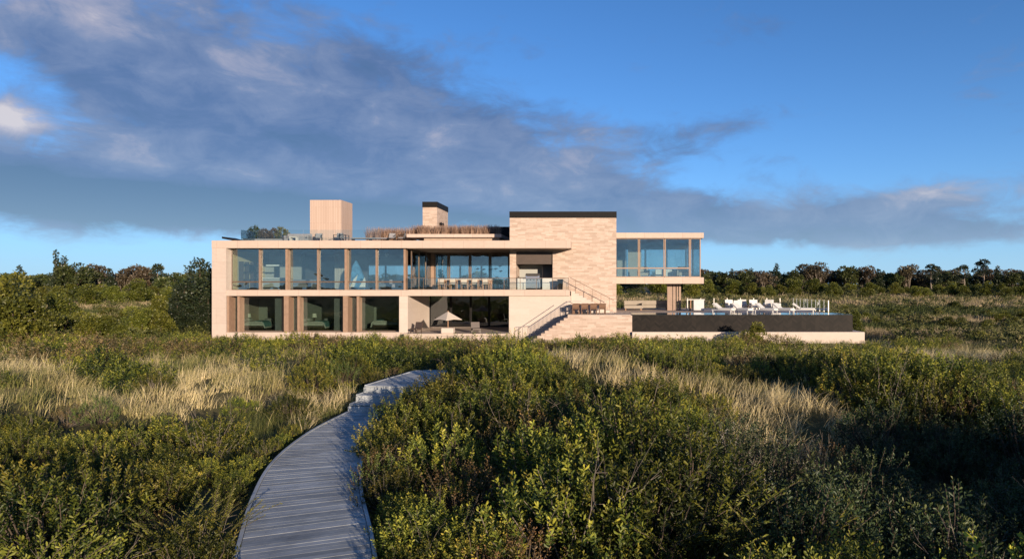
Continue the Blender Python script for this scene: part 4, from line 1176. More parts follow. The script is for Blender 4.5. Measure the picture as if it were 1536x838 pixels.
def join(parts):
    V, Fc, T, o = [], [], [], 0
    for v, f, t in parts:
        V.append(v); Fc.append(f+o); T.append(t); o += len(v)
    return np.concatenate(V), np.concatenate(Fc), np.concatenate(T)
def shrub_arrays(r, shoots=230, per=13, R0=.95, Ht=1.05, leaf=.062, upright=.7, lump=.22):
    """rounded shrub of upright leafy shoots, lumpy outline"""
    d = rand_dirs(shoots, r, -.05)
    lumps = rand_dirs(9, r, 0)
    bump = np.max(d@lumps.T, axis=1)
    rad = (1-lump*1.6+lump*2.2*np.clip((bump-.6)/.4, 0, 1))*r.uniform(.72,1.06,len(d))
    base = d*rad[:,None]*np.array([[R0,R0,Ht]])*.82
    base[:,2] = np.maximum(base[:,2], .04)
    sd = d*(1-upright)+np.array([[0,0,upright]])+r.normal(0,.22,d.shape)
    sd /= np.linalg.norm(sd, axis=1, keepdims=True)
    sl = r.uniform(.16,.36,len(d))*R0/.95
    A, B = frames(sd)
    n = len(d)
    k = np.tile(np.linspace(.05,1,per), n)
    idx = np.repeat(np.arange(n), per)
    ang = np.tile(np.arange(per)*2.4, n)+np.repeat(r.uniform(0,6.28,n), per)
    P = base[idx]+sd[idx]*(sl[idx]*k)[:,None]
    rad2 = A[idx]*np.cos(ang)[:,None]+B[idx]*np.sin(ang)[:,None]
    open_ = np.where(k > .9, .35, .95)
    D = sd[idx]*.75+rad2*open_[:,None]+r.normal(0,.12,P.shape)
    sh = np.repeat(r.normal(0,.16,n), per)
    tint = np.clip(.24+.52*k**1.6+sh+r.normal(0,.11,len(P)), 0, 1)  # sunlit tips and shaded shoot bases put into the leaf tint
    Ln = leaf*r.uniform(.7,1.25,len(P))*(1.0-.25*(k > .9))
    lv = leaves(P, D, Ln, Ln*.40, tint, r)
    return lv, base, sd, sl
def stems_mb(r, base, sd, sl, every=3, thick=.006):
    mb = MB()
    for i in range(0, len(base), every):
        b, e = base[i], base[i]+sd[i]*sl[i]*.95
        mb.tube((b[0]*.25, b[1]*.25, 0.0), b, thick*1.6, thick, 4); mb.tube(b, e, thick, thick*.5, 3)
    return mb
def sparse_arrays(r, n_st=34, per=44, Ht=1.1, leaf=.052):
    """open shrub of long arching feathery branches"""
    Ps, Ds, Ts = [], [], []
    br = []
    for i in range(n_st):
        a = r.uniform(0, 6.28); lean = r.uniform(.25,.95)
        p = np.array([.05*math.cos(a), .05*math.sin(a), 0.]); d = np.array([lean*math.cos(a), lean*math.sin(a), 1.]); d /= np.linalg.norm(d)
        Lb = Ht*r.uniform(.75,1.2); pts = [p.copy()]
        for k in range(8):
            p = p+d*Lb/8; pts.append(p.copy()); d = d+np.array([math.cos(a)*.07, math.sin(a)*.07, -.04])+r.normal(0,.05,3); d /= np.linalg.norm(d)
        br.append(pts); pts = np.array(pts)
        t = np.linspace(.3, 1, per)*8
        q = np.stack([np.interp(t, np.arange(9), pts[:,j]) for j in range(3)], 1)
        dd = np.gradient(q, axis=0); dd /= np.linalg.norm(dd, axis=1, keepdims=True)
        side = np.cross(dd, np.array([0,0,1.])); side /= np.linalg.norm(side, axis=1, keepdims=True)+1e-9
        sg = np.where(np.arange(per) % 2, 1, -1)[:,None]
        Ps.append(q); Ds.append(dd*.6+side*sg*.8+r.normal(0,.15,q.shape)+np.array([0,0,.25])); Ts.append(np.clip(.45+.3*np.linspace(0,1,per)+r.normal(0,.13,per), 0, 1))
    P, D, T = np.concatenate(Ps), np.concatenate(Ds), np.concatenate(Ts)
    Ln = leaf*r.uniform(.7,1.25,len(P))
    return leaves(P, D, Ln, Ln*.30, T, r), br

class Kind:
    def __init__(s, name, label, cat, group): s.name, s.label, s.cat, s.group, s.var = name, label, cat, group, []
def shrub_root(name, leaf_me, stem_me):
    """thing made of foliage with stems under it"""
    return (name, leaf_me, stem_me)
def put_shrub(protos, name, x, y, z, s, rz, label, cat, group, sz=None):
    leaf_me, stem_me = protos[0], protos[2 if random.random() < .26 else 1]
    o = bpy.data.objects.new(name, leaf_me); COL.objects.link(o)
    o.location = (x, y, z); o.rotation_euler = (random.uniform(-.08,.08), random.uniform(-.08,.08), rz); o.scale = (s, s, sz or s)
    tag(o, label, cat, group)
    if stem_me is not None:
        c = bpy.data.objects.new('stems', stem_me); COL.objects.link(c); c.parent = o
    return o
def dead_twigs(mb, seed):
    """bare stems standing out of the leaves"""
    r = np.random.default_rng(seed)
    for k in range(5):
        a = r.uniform(0,6.28); q = r.uniform(.05,.55); p = np.array([q*math.cos(a), q*math.sin(a), .5]); d = np.array([.35*math.cos(a), .35*math.sin(a), 1.])+r.normal(0,.15,3)
        mb.tube((.1*math.cos(a), .1*math.sin(a), 0), p, .007, .0055, 4)
        for j in range(5):
            e = p+d/np.linalg.norm(d)*r.uniform(.12,.19); mb.tube(p, e, .0055-.0008*j, .0047-.0008*j, 4)
            if j > 0: mb.tube(p, p+(d+r.normal(0,.7,3))/1.4*r.uniform(.08,.22), .003, .0018, 3)
            p = e; d = d+r.normal(0,.18,3)
def make_shrub_protos(tag_, mat, n, seed, **kw):
    out = []
    for i in range(n):
        r = np.random.default_rng(seed+i)
        (v, f, t), base, sd_, sl = shrub_arrays(r, **kw)
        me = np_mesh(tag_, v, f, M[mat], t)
        mb = stems_mb(r, base, sd_, sl); sm = bpy.data.meshes.new('stems'); sm.from_pydata(mb.v, [], mb.f); sm.materials.append(M['bark'])
        dead_twigs(mb, seed+i+50); st = bpy.data.meshes.new('stems'); st.from_pydata([tuple(map(float, q)) for q in mb.v], [], mb.f); st.materials.append(M['dead_bark'])
        out.append((me, sm, st))
    return out
def make_sparse_protos(tag_, mat, n, seed, **kw):
    out = []
    for i in range(n):
        r = np.random.default_rng(seed+i)
        (v, f, t), br = sparse_arrays(r, **kw)
        me = np_mesh(tag_, v, f, M[mat], t)
        mb = MB()
        for pts in br:
            for a, b in zip(pts[:-1], pts[1:]): mb.tube(a, b, .004, .003, 4)
        sm = bpy.data.meshes.new('stems'); sm.from_pydata([tuple(map(float, v_)) for v_ in mb.v], [], mb.f); sm.materials.append(M['bark'])
        out.append((me, sm, sm))
    return out
def blades(X, Y, Z, n_per, Ht, r, tint0, lean=(.25,.0), spread=.12, width=.010, seg=3, droop=.5, tsd=.15):
    """tufts of curved blades; returns verts, quads, tint"""
    N_ = len(X); idx = np.repeat(np.arange(N_), n_per); n = len(idx)
    a = r.uniform(0, 6.28, n); q = spread*np.sqrt(r.uniform(0,1,n))
    base = np.stack([X[idx]+q*np.cos(a), Y[idx]+q*np.sin(a), Z[idx]-.03], 1)
    h = Ht[idx]*r.uniform(.6,1.15,n)
    az = r.uniform(0, 6.28, n); out = r.uniform(.15,1.0,n)
    dirx, diry = np.cos(az)*out+lean[0], np.sin(az)*out+lean[1]
    sidex, sidey = -np.sin(az+r.normal(0,.6,n)), np.cos(az+r.normal(0,.6,n))
    w = width*r.uniform(.7,1.3,n)
    V = []
    for k in range(seg+1):
        t = k/seg
        px = base[:,0]+dirx*h*(t*.35+droop*t*t*.8); py = base[:,1]+diry*h*(t*.35+droop*t*t*.8); pz = base[:,2]+h*(t-droop*.55*t*t*np.clip(np.hypot(dirx,diry), 0, 1.1))
        ww = w*(1-.85*t)
        V += [np.stack([px-sidex*ww, py-sidey*ww, pz], 1), np.stack([px+sidex*ww, py+sidey*ww, pz], 1)]
    V = np.stack(V, 1)
    b = (np.arange(n)*2*(seg+1))[:,None]
    f = np.concatenate([b+np.array([[2*k,2*k+1,2*k+3,2*k+2]]) for k in range(seg)], 0)
    T = np.clip(tint0[idx]+r.normal(0,tsd,n), 0, 1)
    return V.reshape(-1,3), f, np.tile(T, seg)

# ------------------------------------------------------------------ where things grow
def grassiness(x, y):
    """1 where dune grass grows, 0 where shrubs do"""
    d, _ = path_dist(x, y)
    g = 0*x
    left = (x < -5.9) & (d < -1.0)
    g = g + np.where(left, np.clip((y-14.0+.12*(x+8))/2.2, 0, 1)*np.clip((40-y)/4, 0, 1), 0)
    g = g - 1.2*g2(x, y, -7.35, 19.2, 1.0, 1.6) - 1.3*g2(x, y, -6.6, 24.5, 1.3, 4) - 1.2*g2(x, y, -9, 33, 3.5, 9, 25)
    g = g + 1.0*g2(x, y, -.9, 22.5, 2.2, 1.05, -55) + 1.15*g2(x, y, 1.2, 18.5, 2.4, 1.05, -50) + 1.2*g2(x, y, 4.3, 16.0, 1.9, 2.0) + .8*g2(x, y, 3.2, 13.6, 1.0, 1.2)
    g = g + 1.0*g2(x, y, 16.5, 34, 3.2, 3.0) + .8*g2(x, y, 19.5, 31, 1.5, 2) + .9*g2(x, y, 10.5, 18, 2.4, 2) + .7*g2(x, y, 6.2, 26, 1.5, 2)
    g = g + np.where((x > 3.5) & (y > 19), np.clip((fbm(x*.24, y*.34, 81)-.49)*7, 0, 1)*np.clip((y-19)/4, 0, 1), 0)
    for cx_, cy_, rx_, ry_ in ((11.5,23.0,2.6,1.1), (8.2,27.5,2.8,1.3), (15.5,28.5,2.8,1.4), (6.8,20.6,1.5,.8), (20.5,36.5,3.6,1.8), (9.5,36,4.0,1.6), (3.5,30.5,2.4,1.1), (23.5,40.5,3.0,1.6), (14.0,41.5,3.5,1.4)):
        g = g + 1.25*g2(x, y, cx_, cy_, rx_, ry_, 12)
    for bx_, by_, br_ in ((-9.5,17.2,.8),(-12.6,19.0,1.0),(-11.0,22.6,.9),(-15.8,22.0,1.2),(-14.0,26.5,1.2),(-19.5,25.5,1.3),(-10.5,27.5,1.1),(-17.5,30.5,1.5),(-23.0,31.0,1.6),(-13.0,32.0,1.4),(-21.0,36.0,1.7),(-27.0,35.5,1.7),(-8.9,24.6,.7),(-17.0,18.6,.8)):
        g = g - 1.6*g2(x, y, bx_, by_, br_, br_*.8)
    return g + (fbm(x*.5, y*.5, 31)-.5)*np.where(left, 1.9, .9) - np.where(left, .12, 0)
def sight(x, y, z, margin=1.12):
    """roughly inside the view"""
    u = x/np.maximum(y, .1)
    return (y > 2.2) & (u > -900/1024*margin-.6/np.maximum(y,1)) & (u < 636/1024*margin+.6/np.maximum(y,1))

def scatter_shrubs():
    P_leaf = make_shrub_protos('bayberry_shrub', 'leaf', 6, 100, shoots=270, per=18, leaf=.060, lump=.30)
    P_dark = make_shrub_protos('dark_shrub', 'leaf_dark', 3, 200, shoots=230, per=16, leaf=.058, upright=.6)
    P_pale = make_shrub_protos('groundsel_bush', 'leaf_pale', 2, 300, shoots=150, per=16, leaf=.036, upright=.85)
    P_brown = make_shrub_protos('rusty_shrub', 'leaf_brown', 2, 400, shoots=200, per=12, leaf=.05, upright=.6)
    P_bright = make_shrub_protos('bright_shrub', 'leaf_bright', 2, 450, shoots=190, per=15, leaf=.045, upright=.8)
    P_spar = make_sparse_protos('arching_shrub', 'leaf_olive', 3, 500)
    r = np.random.default_rng(7)
    sp = .98
    xs = np.arange(-27, 19, sp); ys = np.arange(2.6, 31, sp*.92)
    X, Y = np.meshgrid(xs, ys); X = X.ravel()+r.uniform(-.42,.42,X.size); Y = Y.ravel()+r.uniform(-.42,.42,Y.size)
    d, _ = path_dist(X, Y)
    G = grassiness(X, Y); S = sand_amount(X, Y)
    keep = sight(X, Y, 0) & (np.abs(d) > np.where(d > 0, np.where(Y < 11, 1.02, np.where(Y > 17.3, .98, 1.2)), 1.12)) & (G < .42) & (S < .45) & (Y < 30)
    keep &= ~((d < 0) & (d > -3.2) & (Y > 11.8) & (Y < 16.5) & (r.uniform(0,1,X.size) < .45))   # open ground left of the bend
    X, Y, d = X[keep], Y[keep], d[keep]
    # low growth hugging both edges of the walk
    for sg in (-1, 1):
        for q in np.arange(5.2, 15.8, .62):
            i_ = int(np.argmin(np.abs(PC[:,1]-q))); tx_, ty_ = PC[i_+1,0]-PC[i_-1,0], PC[i_+1,1]-PC[i_-1,1]; hh = math.hypot(tx_, ty_)
            off = r.uniform(1.08, 1.25)
            X = np.append(X, PC[i_,0]+ty_/hh*off*sg); Y = np.append(Y, PC[i_,1]-tx_/hh*off*sg); d = np.append(d, off*sg)
    order = np.argsort(np.hypot(X, Y)); X, Y, d = X[order], Y[order], d[order]; XR, YR = X[300:], Y[300:]; X, Y, d = X[:300], Y[:300], d[:300]
    Z = ground_h(X, Y)
    for i in range(len(X)):
        x, y, z = float(X[i]), float(Y[i]), float(Z[i])
        q = random.random(); right = d[i] > 0
        s = random.uniform(.72,1.08)*float(.42+1.22*fbm(np.array(x*.36), np.array(y*.36), 91, 3))
        if y < 7: s *= .85
        s *= 1-.45*float(g2(np.array(x), np.array(y), -.2, 18.2, 3.8, 1.0, -52))
        if right and y > 19 and x > 2.5: s *= .78
        if y > 14: s = min(s, max(.4, (EYE-.087*y-z)/1.22))
        if right and 1.1 < d[i] < 3.0 and 13 < y < 23: s = max(s, 1.0)
        if not right and y > 9: s *= .74
        if abs(d[i]) < 1.9: s *= (.72 if y < 12 else .84) if right else .58
        if right and d[i] < 3.4 and 12.5 < y < 24: s *= 1.05
        hollow = g2(np.array(x), np.array(y), 6.0, 10.0, 4.6, 4.6)
        where = 'right of the boardwalk' if right else 'left of the boardwalk'
        deep = 'near the camera' if y < 13 else ('by the middle of the dune' if y < 21 else 'toward the house')
        pale = g2(np.array(x), np.array(y), 2.6, 11.5, 1.3, 3.0)
        if right and pale > .5 and q < .45:
            put_shrub(random.choice(P_pale), 'groundsel_bush', x, y, z, s*.9, random.uniform(0,6.28), 'grey green bush with pale fluffy seed heads in the hollow right of the boardwalk', 'shrub', 'groundsel bushes in the hollow')
        elif right and hollow > .35 and q < .75:
            put_shrub(random.choice(P_dark), 'dark_shrub', x, y, z, s, random.uniform(0,6.28), 'dark blue green shrub in the shaded hollow right of the boardwalk', 'shrub', 'dark shrubs in the shaded hollow')
        elif not right and y < 11 and q < .30:
            put_shrub(random.choice(P_spar), 'arching_shrub', x, y, z, s*1.25, random.uniform(0,6.28), 'open shrub with arching feathery branches left of the boardwalk', 'shrub', 'arching shrubs left of the boardwalk')
        elif q < .10:
            put_shrub(random.choice(P_bright), 'bright_shrub', x, y, z, s*.92, random.uniform(0,6.28), 'fresh green small leaved shrub %s, %s' % (where, deep), 'shrub', 'fresh green shrubs %s, %s' % (where, deep))
        elif right and q < .15 and y < 16:
            put_shrub(random.choice(P_spar), 'arching_shrub', x, y, z, s*1.1, random.uniform(0,6.28), 'open shrub with arching branches in the thicket right of the boardwalk', 'shrub', 'arching shrubs right of the boardwalk')
        elif q > .88:
            put_shrub(random.choice(P_brown), 'rusty_shrub', x, y, z, s*.85, random.uniform(0,6.28), 'rusty brown tinged shrub in the thicket %s' % where, 'shrub', 'rusty shrubs %s' % where)
        else:
            put_shrub(random.choice(P_leaf), 'bayberry_shrub', x, y, z, s, random.uniform(0,6.28), 'dense olive green leafy shrub %s, %s' % (where, deep), 'shrub', 'leafy shrubs %s, %s' % (where, deep))
    # unseen thicket added on the dune beside the camera to shade the hollow
    mass = []
    lv, *_ = shrub_arrays(np.random.default_rng(900), shoots=90, per=8, leaf=.16)
    for i in range(130):
        x, y = random.uniform(4.5, 26), random.uniform(-9, 7)
        if y > 2 and x < .74*y+2.2: continue
        if math.hypot((x-15)/10, (y+1)/8) > 1.05: continue
        a = random.uniform(0,6.28); s = random.uniform(.8,1.3); c, sn = math.cos(a), math.sin(a)
        v = lv[0]*s; v = np.stack([v[:,0]*c-v[:,1]*sn, v[:,0]*sn+v[:,1]*c, v[:,2]], 1)+np.array([x, y, float(ground_h(np.array(x), np.array(y)))])
        mass.append((v, lv[1], lv[2]))
    v, f, t = join(mass)
    o = link_mesh('shade_thicket', np_mesh('shade_thicket', v, f, M['leaf'], t)); tag(o, 'unseen leafy thicket added on the dune beside the viewpoint to shade the hollow', 'thicket', kind='stuff')
    # lower growth farther back as one mass
    far = []
    lows = [shrub_arrays(np.random.default_rng(950+i), shoots=95, per=8, leaf=.095, lump=.3)[0] for i in range(4)]
    xs = np.arange(-45, 42, 1.15); ys = np.arange(24, 49, 1.1)
    X, Y = np.meshgrid(xs, ys); X = X.ravel()+r.uniform(-.5,.5,X.size); Y = Y.ravel()+r.uniform(-.5,.5,Y.size)
    d, _ = path_dist(X, Y); G = grassiness(X, Y)
    used = np.zeros(len(X), bool)
    k = sight(X, Y, 0) & (np.abs(d) > 1.3) & (G < .5) & ((Y > 29.5)) & ~((Y > 47.4) & (X > -30) & (X < 20)) & ~((Y > 46.3) & (X > -13) & (X < -4.5))
    X, Y = np.concatenate([X[k], XR]), np.concatenate([Y[k], YR]); Z = ground_h(X, Y); big = fbm(X*.3, Y*.3, 93, 3); dryness = fbm(X*.28, Y*.4, 97, 3); dry = []
    for i in range(len(X)):
        a = random.uniform(0,6.28); c, sn = math.cos(a), math.sin(a)
        s = random.uniform(.6,1.0)*(.55+.9*big[i])
        if X[i] > 2.5 and Y[i] < 42: s *= .82
        if Y[i] > 42: s *= .70
        lv = random.choice(lows); v = lv[0]*s
        v = np.stack([v[:,0]*c-v[:,1]*sn, v[:,0]*sn+v[:,1]*c, v[:,2]], 1)+np.array([X[i], Y[i], Z[i]])
        sh = random.gauss(0,.13)+(big[i]-.5)*.5
        (dry if dryness[i] > .56 and random.random() < .75 else far).append((v, lv[1], np.clip(lv[2]+sh, 0, 1)))
    v, f, t = join(far)
    o = link_mesh('undergrowth', np_mesh('undergrowth', v, f, M['leaf'], t)); tag(o, 'low olive green undergrowth covering the ground before the house', 'undergrowth', kind='stuff')
    v, f, t = join(dry)
    o = link_mesh('dry_undergrowth', np_mesh('dry_undergrowth', v, f, M['leaf_dry'], t)); tag(o, 'brownish drying undergrowth mixed into the green scrub', 'undergrowth', kind='stuff')
scatter_shrubs()

def scatter_grass():
    r = np.random.default_rng(17)
    # dune grass
    n = 30000
    X = r.uniform(-34, 30, n); Y = r.uniform(8, 46, n)
    G = grassiness(X, Y); d, _ = path_dist(X, Y)
    near = np.clip((34-Y)/12, .62, 1)
    k = sight(X, Y, 0) & (np.abs(d) > 1.0) & (G > .38+r.uniform(0,.3,n)) & (sand_amount(X, Y) < .5+r.uniform(-.2,.2,n)) & (r.uniform(0,1,n) < near*.46) & ~((Y > 46) & (X > -30))
    X, Y = X[k], Y[k]
    Z = ground_h(X, Y); Ht = .56*(.5+1.0*fbm(X*.8, Y*.8, 41))
    gold = fbm(X*.35+5, Y*.35, 51)
    tint = np.clip(.46+2.3*(gold-.45)+np.where(X > -3, .34, 0), .08, .98)
    parts = [blades(X, Y, Z, 38, Ht, r, tint, lean=(.30,-.10), spread=.26, width=.0072, droop=.85, seg=4, tsd=.2)]
    # sparse dark grass on the open ground left of the bend
    n = 900
    X = r.uniform(-10, -5.6, n); Y = r.uniform(11.5, 17.5, n); d, _ = path_dist(X, Y)
    k = (d < -.95) & (d > -3.6) & (sand_amount(X, Y) < .55); X, Y = X[k], Y[k]
    parts.append(blades(X, Y, ground_h(X, Y), 20, np.full(len(X), .38), r, np.full(len(X), .1), lean=(.1,0), spread=.2, width=.004, droop=.9))
    v, f, t = join(parts)
    o = link_mesh('dune_grass', np_mesh('dune_grass', v, f, M['grass'], t)); tag(o, 'wind bent golden and green dune grass', 'grass', kind='stuff')
    # planted roof
    n = 520
    X = r.uniform(xp(549, 57.5), xp(745, 57.5), n); Y = r.uniform(57.0, 59.5, n)
    onup = (X > xp(612, 57)) ; Z = np.where(onup, 8.2, 7.65)
    v, f, t = blades(X, Y, Z+.03, 20, np.where(onup, .90, 1.25), r, np.clip(.5+r.normal(0,.2,n), 0, 1), lean=(.12,0), spread=.14, width=.016, droop=.35)
    o = link_mesh('roof_grass', np_mesh('roof_grass', v, f, M['roof_grass'], t)); tag(o, 'pinkish brown ornamental grass planted along the upper roof', 'grass', kind='stuff')
    # the open field beyond the house: bands of upright grass with low scrub between
    def outside(xx, yy): return ~((xx > -31) & (xx < 21) & (yy < 66)) & ~((xx > -26) & (xx < 4) & (yy < 100))
    n = 26000
    yy = 40*(165/40)**r.uniform(0,1,n); xx = r.uniform(-.93,.68,n)*yy
    k = outside(xx, yy); xx, yy = xx[k], yy[k]
    pat = fbm(xx*.045, yy*.13, 61); pat2 = fbm(xx*.2, yy*.4, 71)
    k = (pat2 > .36); xx, yy, pat, pat2 = xx[k], yy[k], pat[k], pat2[k]
    tint = np.clip(.72+2.8*(pat-.5)+.5*(pat2-.5), .15, .98)
    fv = []
    for lo, hi, nb, wd in ((0,60,18,.020), (60,95,12,.042), (95,200,9,.08)):
        q = (yy >= lo) & (yy < hi)
        fv.append(blades(xx[q], yy[q], ground_h(xx[q], yy[q]), nb, .55*(.6+.8*pat2[q])*(1+yy[q]/260), r, tint[q], lean=(.2,-.1), spread=.5+.0*yy[q].mean(), width=wd, seg=2, droop=.6, tsd=.13))
    v, f, t = join(fv)
    o = link_mesh('field_grass', np_mesh('field_grass', v, f, M['field'], t)); tag(o, 'tan and grey green grass standing in bands over the open field', 'grass', kind='stuff')
    parts = []
    lows = [shrub_arrays(np.random.default_rng(970+i), shoots=26, per=6, leaf=.22, upright=.75)[0] for i in range(5)]
    n = 1500
    yy = 42*(170/42)**r.uniform(0,1,n); xx = r.uniform(-.93,.68,n)*yy
    k = outside(xx, yy) & (fbm(xx*.2, yy*.4, 71) < .50+r.uniform(-.06,.06,n)); xx, yy = xx[k], yy[k]
    zz = ground_h(xx, yy); pat = fbm(xx*.05, yy*.11, 63)
    for i in range(len(xx)):
        lv = lows[i % 5]; a = random.uniform(0,6.28); c, sn = math.cos(a), math.sin(a)
        s_ = random.uniform(.6,1.3)*(.75+yy[i]/190)
        v = lv[0]*np.array([[s_*1.25, s_*1.25, s_*.8]]); v = np.stack([v[:,0]*c-v[:,1]*sn, v[:,0]*sn+v[:,1]*c, v[:,2]], 1)+np.array([xx[i], yy[i], zz[i]])
        parts.append((v, lv[1], np.clip(lv[2]*.4+.10+random.gauss(0,.10)+(pat[i]-.5)*.6, 0, 1)))
    v, f, t = join(parts)
    o = link_mesh('field_scrub', np_mesh('field_scrub', v, f, M['field'], t)); tag(o, 'olive scrub scattered over the open field behind the house', 'scrub', kind='stuff')
scatter_grass()

# ------------------------------------------------------------------ trees
def crown_arrays(r, blobs, n, size, flat=1.0, updir=.3):
    """leaf clumps spread through the volume of several lobes"""
    C = np.array([b[:3] for b in blobs]); Rr = np.array([b[3] for b in blobs])
    w = Rr**2/np.sum(Rr**2); idx = r.choice(len(blobs), n, p=w)
    d = rand_dirs(n, r, -.6)
    sub = r.normal(0,.10,(n,3))
    rad = Rr[idx]*np.cbrt(r.uniform(.25,1,n))*(.82+.30*vnoise(d[:,0]*4+idx, d[:,1]*4+d[:,2]*3, 5))
    P = C[idx]+d*rad[:,None]*np.array([[1,1,flat]])+sub*Rr[idx][:,None]
    D = d+np.array([[0,0,updir]])+r.normal(0,.5,(n,3))
    lobe = r.uniform(-.18,.18,len(blobs))
    T = np.clip(.5+lobe[idx]+r.normal(0,.2,n), 0, 1)
    Ln = size*r.uniform(.6,1.4,n)
    return leaves(P, D, Ln, Ln*.62, T, r, False)
def tree_protos():
    out = {}
    def add(kind, i, crown, crown_mat, trunk_mb, bark='bark'):
        cm = np_mesh('crown', crown[0], crown[1], M[crown_mat], crown[2])
        tm = bpy.data.meshes.new('trunk'); tm.from_pydata([tuple(map(float, q)) for q in trunk_mb.v], [], trunk_mb.f); tm.materials.append(M[bark])
        out.setdefault(kind, []).append((cm, tm))
    for i in range(3):      # cedar, 1 m tall unit scaled later: built at 8 m
        r = np.random.default_rng(40+i); bl = []
        for k in range(26):
            t = k/25; rr = (1-t)**.75*1.75*(.75+.5*r.random()); a = r.uniform(0,6.28)
            bl.append((math.cos(a)*rr*.45, math.sin(a)*rr*.45, .7+t*6.9, max(.28, rr*.62)))
        tb = MB().tube((0,0,0), (.1,0,4), .16, .09, 7).tube((.1,0,4), (.05,.05,7.6), .09, .02, 6)
        add('cedar', i, crown_arrays(r, bl, 3200, .38), 'leaf_cedar', tb)
    for i in range(3):      # round leafy tree
        r = np.random.default_rng(60+i); bl = []; tb = MB().tube((0,0,0), (.1,.05,2.2), .22, .15, 7)
        for k in range(13):
            a = r.uniform(0,6.28); q = r.uniform(.3,2.5); z = 3.0+r.uniform(0,4.0)*(1-q/4.2)
            bl.append((math.cos(a)*q, math.sin(a)*q, z, r.uniform(.75,1.35))); tb.tube((.1,.05,2.0+.2*r.random()), (math.cos(a)*q*.9, math.sin(a)*q*.9, z), .08, .02, 5)
        for k in range(5): a = r.uniform(0,6.28); bl.append((math.cos(a)*1.9, math.sin(a)*1.9, 1.5, .9))
        add('round', i, crown_arrays(r, bl, 3200, .40), 'leaf_tree', tb)
    for i in range(3):      # wind-combed bare-twigged tree
        r = np.random.default_rng(80+i); bl = []; tb = MB()
        for k in range(9):
            a = r.uniform(0,6.28); q = r.uniform(.5,2.9); z = 4.6+.55*(math.cos(a)*q)*.6+r.uniform(-.6,1.0)-q*.15
            x, y = math.cos(a)*q+.5, math.sin(a)*q
            bl.append((x, y, z, r.uniform(.8,1.35)))
            bl.append((x*.9+r.uniform(-.5,.5), y*.9, z-r.uniform(.8,1.9), r.uniform(.6,.95)))
            tb.tube((.15*math.cos(a), .15*math.sin(a), 0), (x*.5, y*.5, z*.55), .06, .045, 5).tube((x*.5, y*.5, z*.55), (x, y, z), .045, .015, 5)
            for j in range(3): tb.tube((x*.5, y*.5, z*.55), (x+r.uniform(-.9,.9), y+r.uniform(-.9,.9), z+r.uniform(-.3,.5)), .04, .012, 4)
        cr = crown_arrays(r, bl, 2400, .30, .72, .9)
        add('twiggy', i, cr, 'leaf_tan', tb, 'pale_bark')
    for i in range(2):      # umbrella pine
        r = np.random.default_rng(90+i); bl = []; tb = MB().tube((0,0,0), (.3,0,3.4), .2, .15, 7).tube((.3,0,3.4), (.2,.1,6.6), .15, .06, 6)
        for k in range(9):
            a = r.uniform(0,6.28); q = r.uniform(.4,2.3); z = 3.6+k*.42
            q *= (1.05-k*.05); x, y = math.cos(a)*q, math.sin(a)*q
            bl.append((x, y, z, r.uniform(.6,.95))); tb.tube((.25,0,z-.5), (x, y, z-.1), .06, .02, 5)
        bl.append((.2,.1,7.3,.95)); bl.append((.9,0,7.1,.6)); bl.append((-.6,0,7.0,.65))
        add('pine', i, crown_arrays(r, bl, 1900, .30, .55), 'leaf_cedar', tb, 'pale_bark')
    for i in range(3):      # rounded olive bush-tree reaching the ground
        r = np.random.default_rng(120+i); bl = []
        for k in range(22):
            a = r.uniform(0,6.28); z = r.uniform(.4,3.6); q = r.uniform(0,1.5)*(1-.6*(z/4)**2)
            bl.append((math.cos(a)*q, math.sin(a)*q, z, r.uniform(.45,.8)))
        tb = MB()
        for k in range(5): a = k*1.26; tb.tube((.1*math.cos(a), .1*math.sin(a), 0), (.9*math.cos(a), .9*math.sin(a), 2.2), .06, .02, 5)
        add('bush', i, crown_arrays(r, bl, 6500, .17), 'leaf_olive', tb)
    for i in range(2):      # big dark cedar, finer foliage for a nearer place
        r = np.random.default_rng(140+i); bl = []
        for k in range(40):
            t = k/39; rr = (1-t)**.55*1.8*(.7+.6*r.random())+.15; a = r.uniform(0,6.28)
            bl.append((math.cos(a)*rr*.55, math.sin(a)*rr*.55, .3+t*6.0, max(.30, rr*.58)))
        tb = MB().tube((0,0,0), (.05,0,6.0), .16, .03, 7)
        add('near_cedar', i, crown_arrays(r, bl, 11000, .18), 'leaf_cedar', tb)
    return out
TP = tree_protos()
def plant(kind, i, x, y, s, label, cat='tree', group=None, sx=1.0, rz=None, name=None, sink=.1):
    cm, tm = TP[kind][i % len(TP[kind])]
    z = float(ground_h(np.array(float(x)), np.array(float(y)), False))-sink
    o = bpy.data.objects.new(name or {'cedar':'cedar_tree','near_cedar':'cedar_tree','round':'leafy_tree','twiggy':'bare_tree','pine':'pine_tree','bush':'juniper_tree'}[kind], None)
    COL.objects.link(o); o.location = (x, y, z); o.scale = (s*sx, s*sx, s); o.rotation_euler.z = random.uniform(0,6.28) if rz is None else rz
    tag(o, label, cat, group)
    for nm, me in (('crown', cm), ('trunk', tm)):
        c = bpy.data.objects.new(nm, me); COL.objects.link(c); c.parent = o
    return o
TALL = {'cedar': 7.9, 'round': 7.9, 'twiggy': 6.6, 'pine': 7.8, 'bush': 4.3, 'near_cedar': 6.6}
def plant_px(kind, i, px, ytop, Y, label, group=None, sx=1.0, rz=None):
    """tree standing at depth Y whose top reaches the given height"""
    x = xp(px, Y); z0 = float(ground_h(np.array(x), np.array(Y), False))
    s = (zp(ytop, Y)-z0+.1)/TALL[kind]
    return plant(kind, i, x, Y, s, label, 'tree', group, sx, rz)
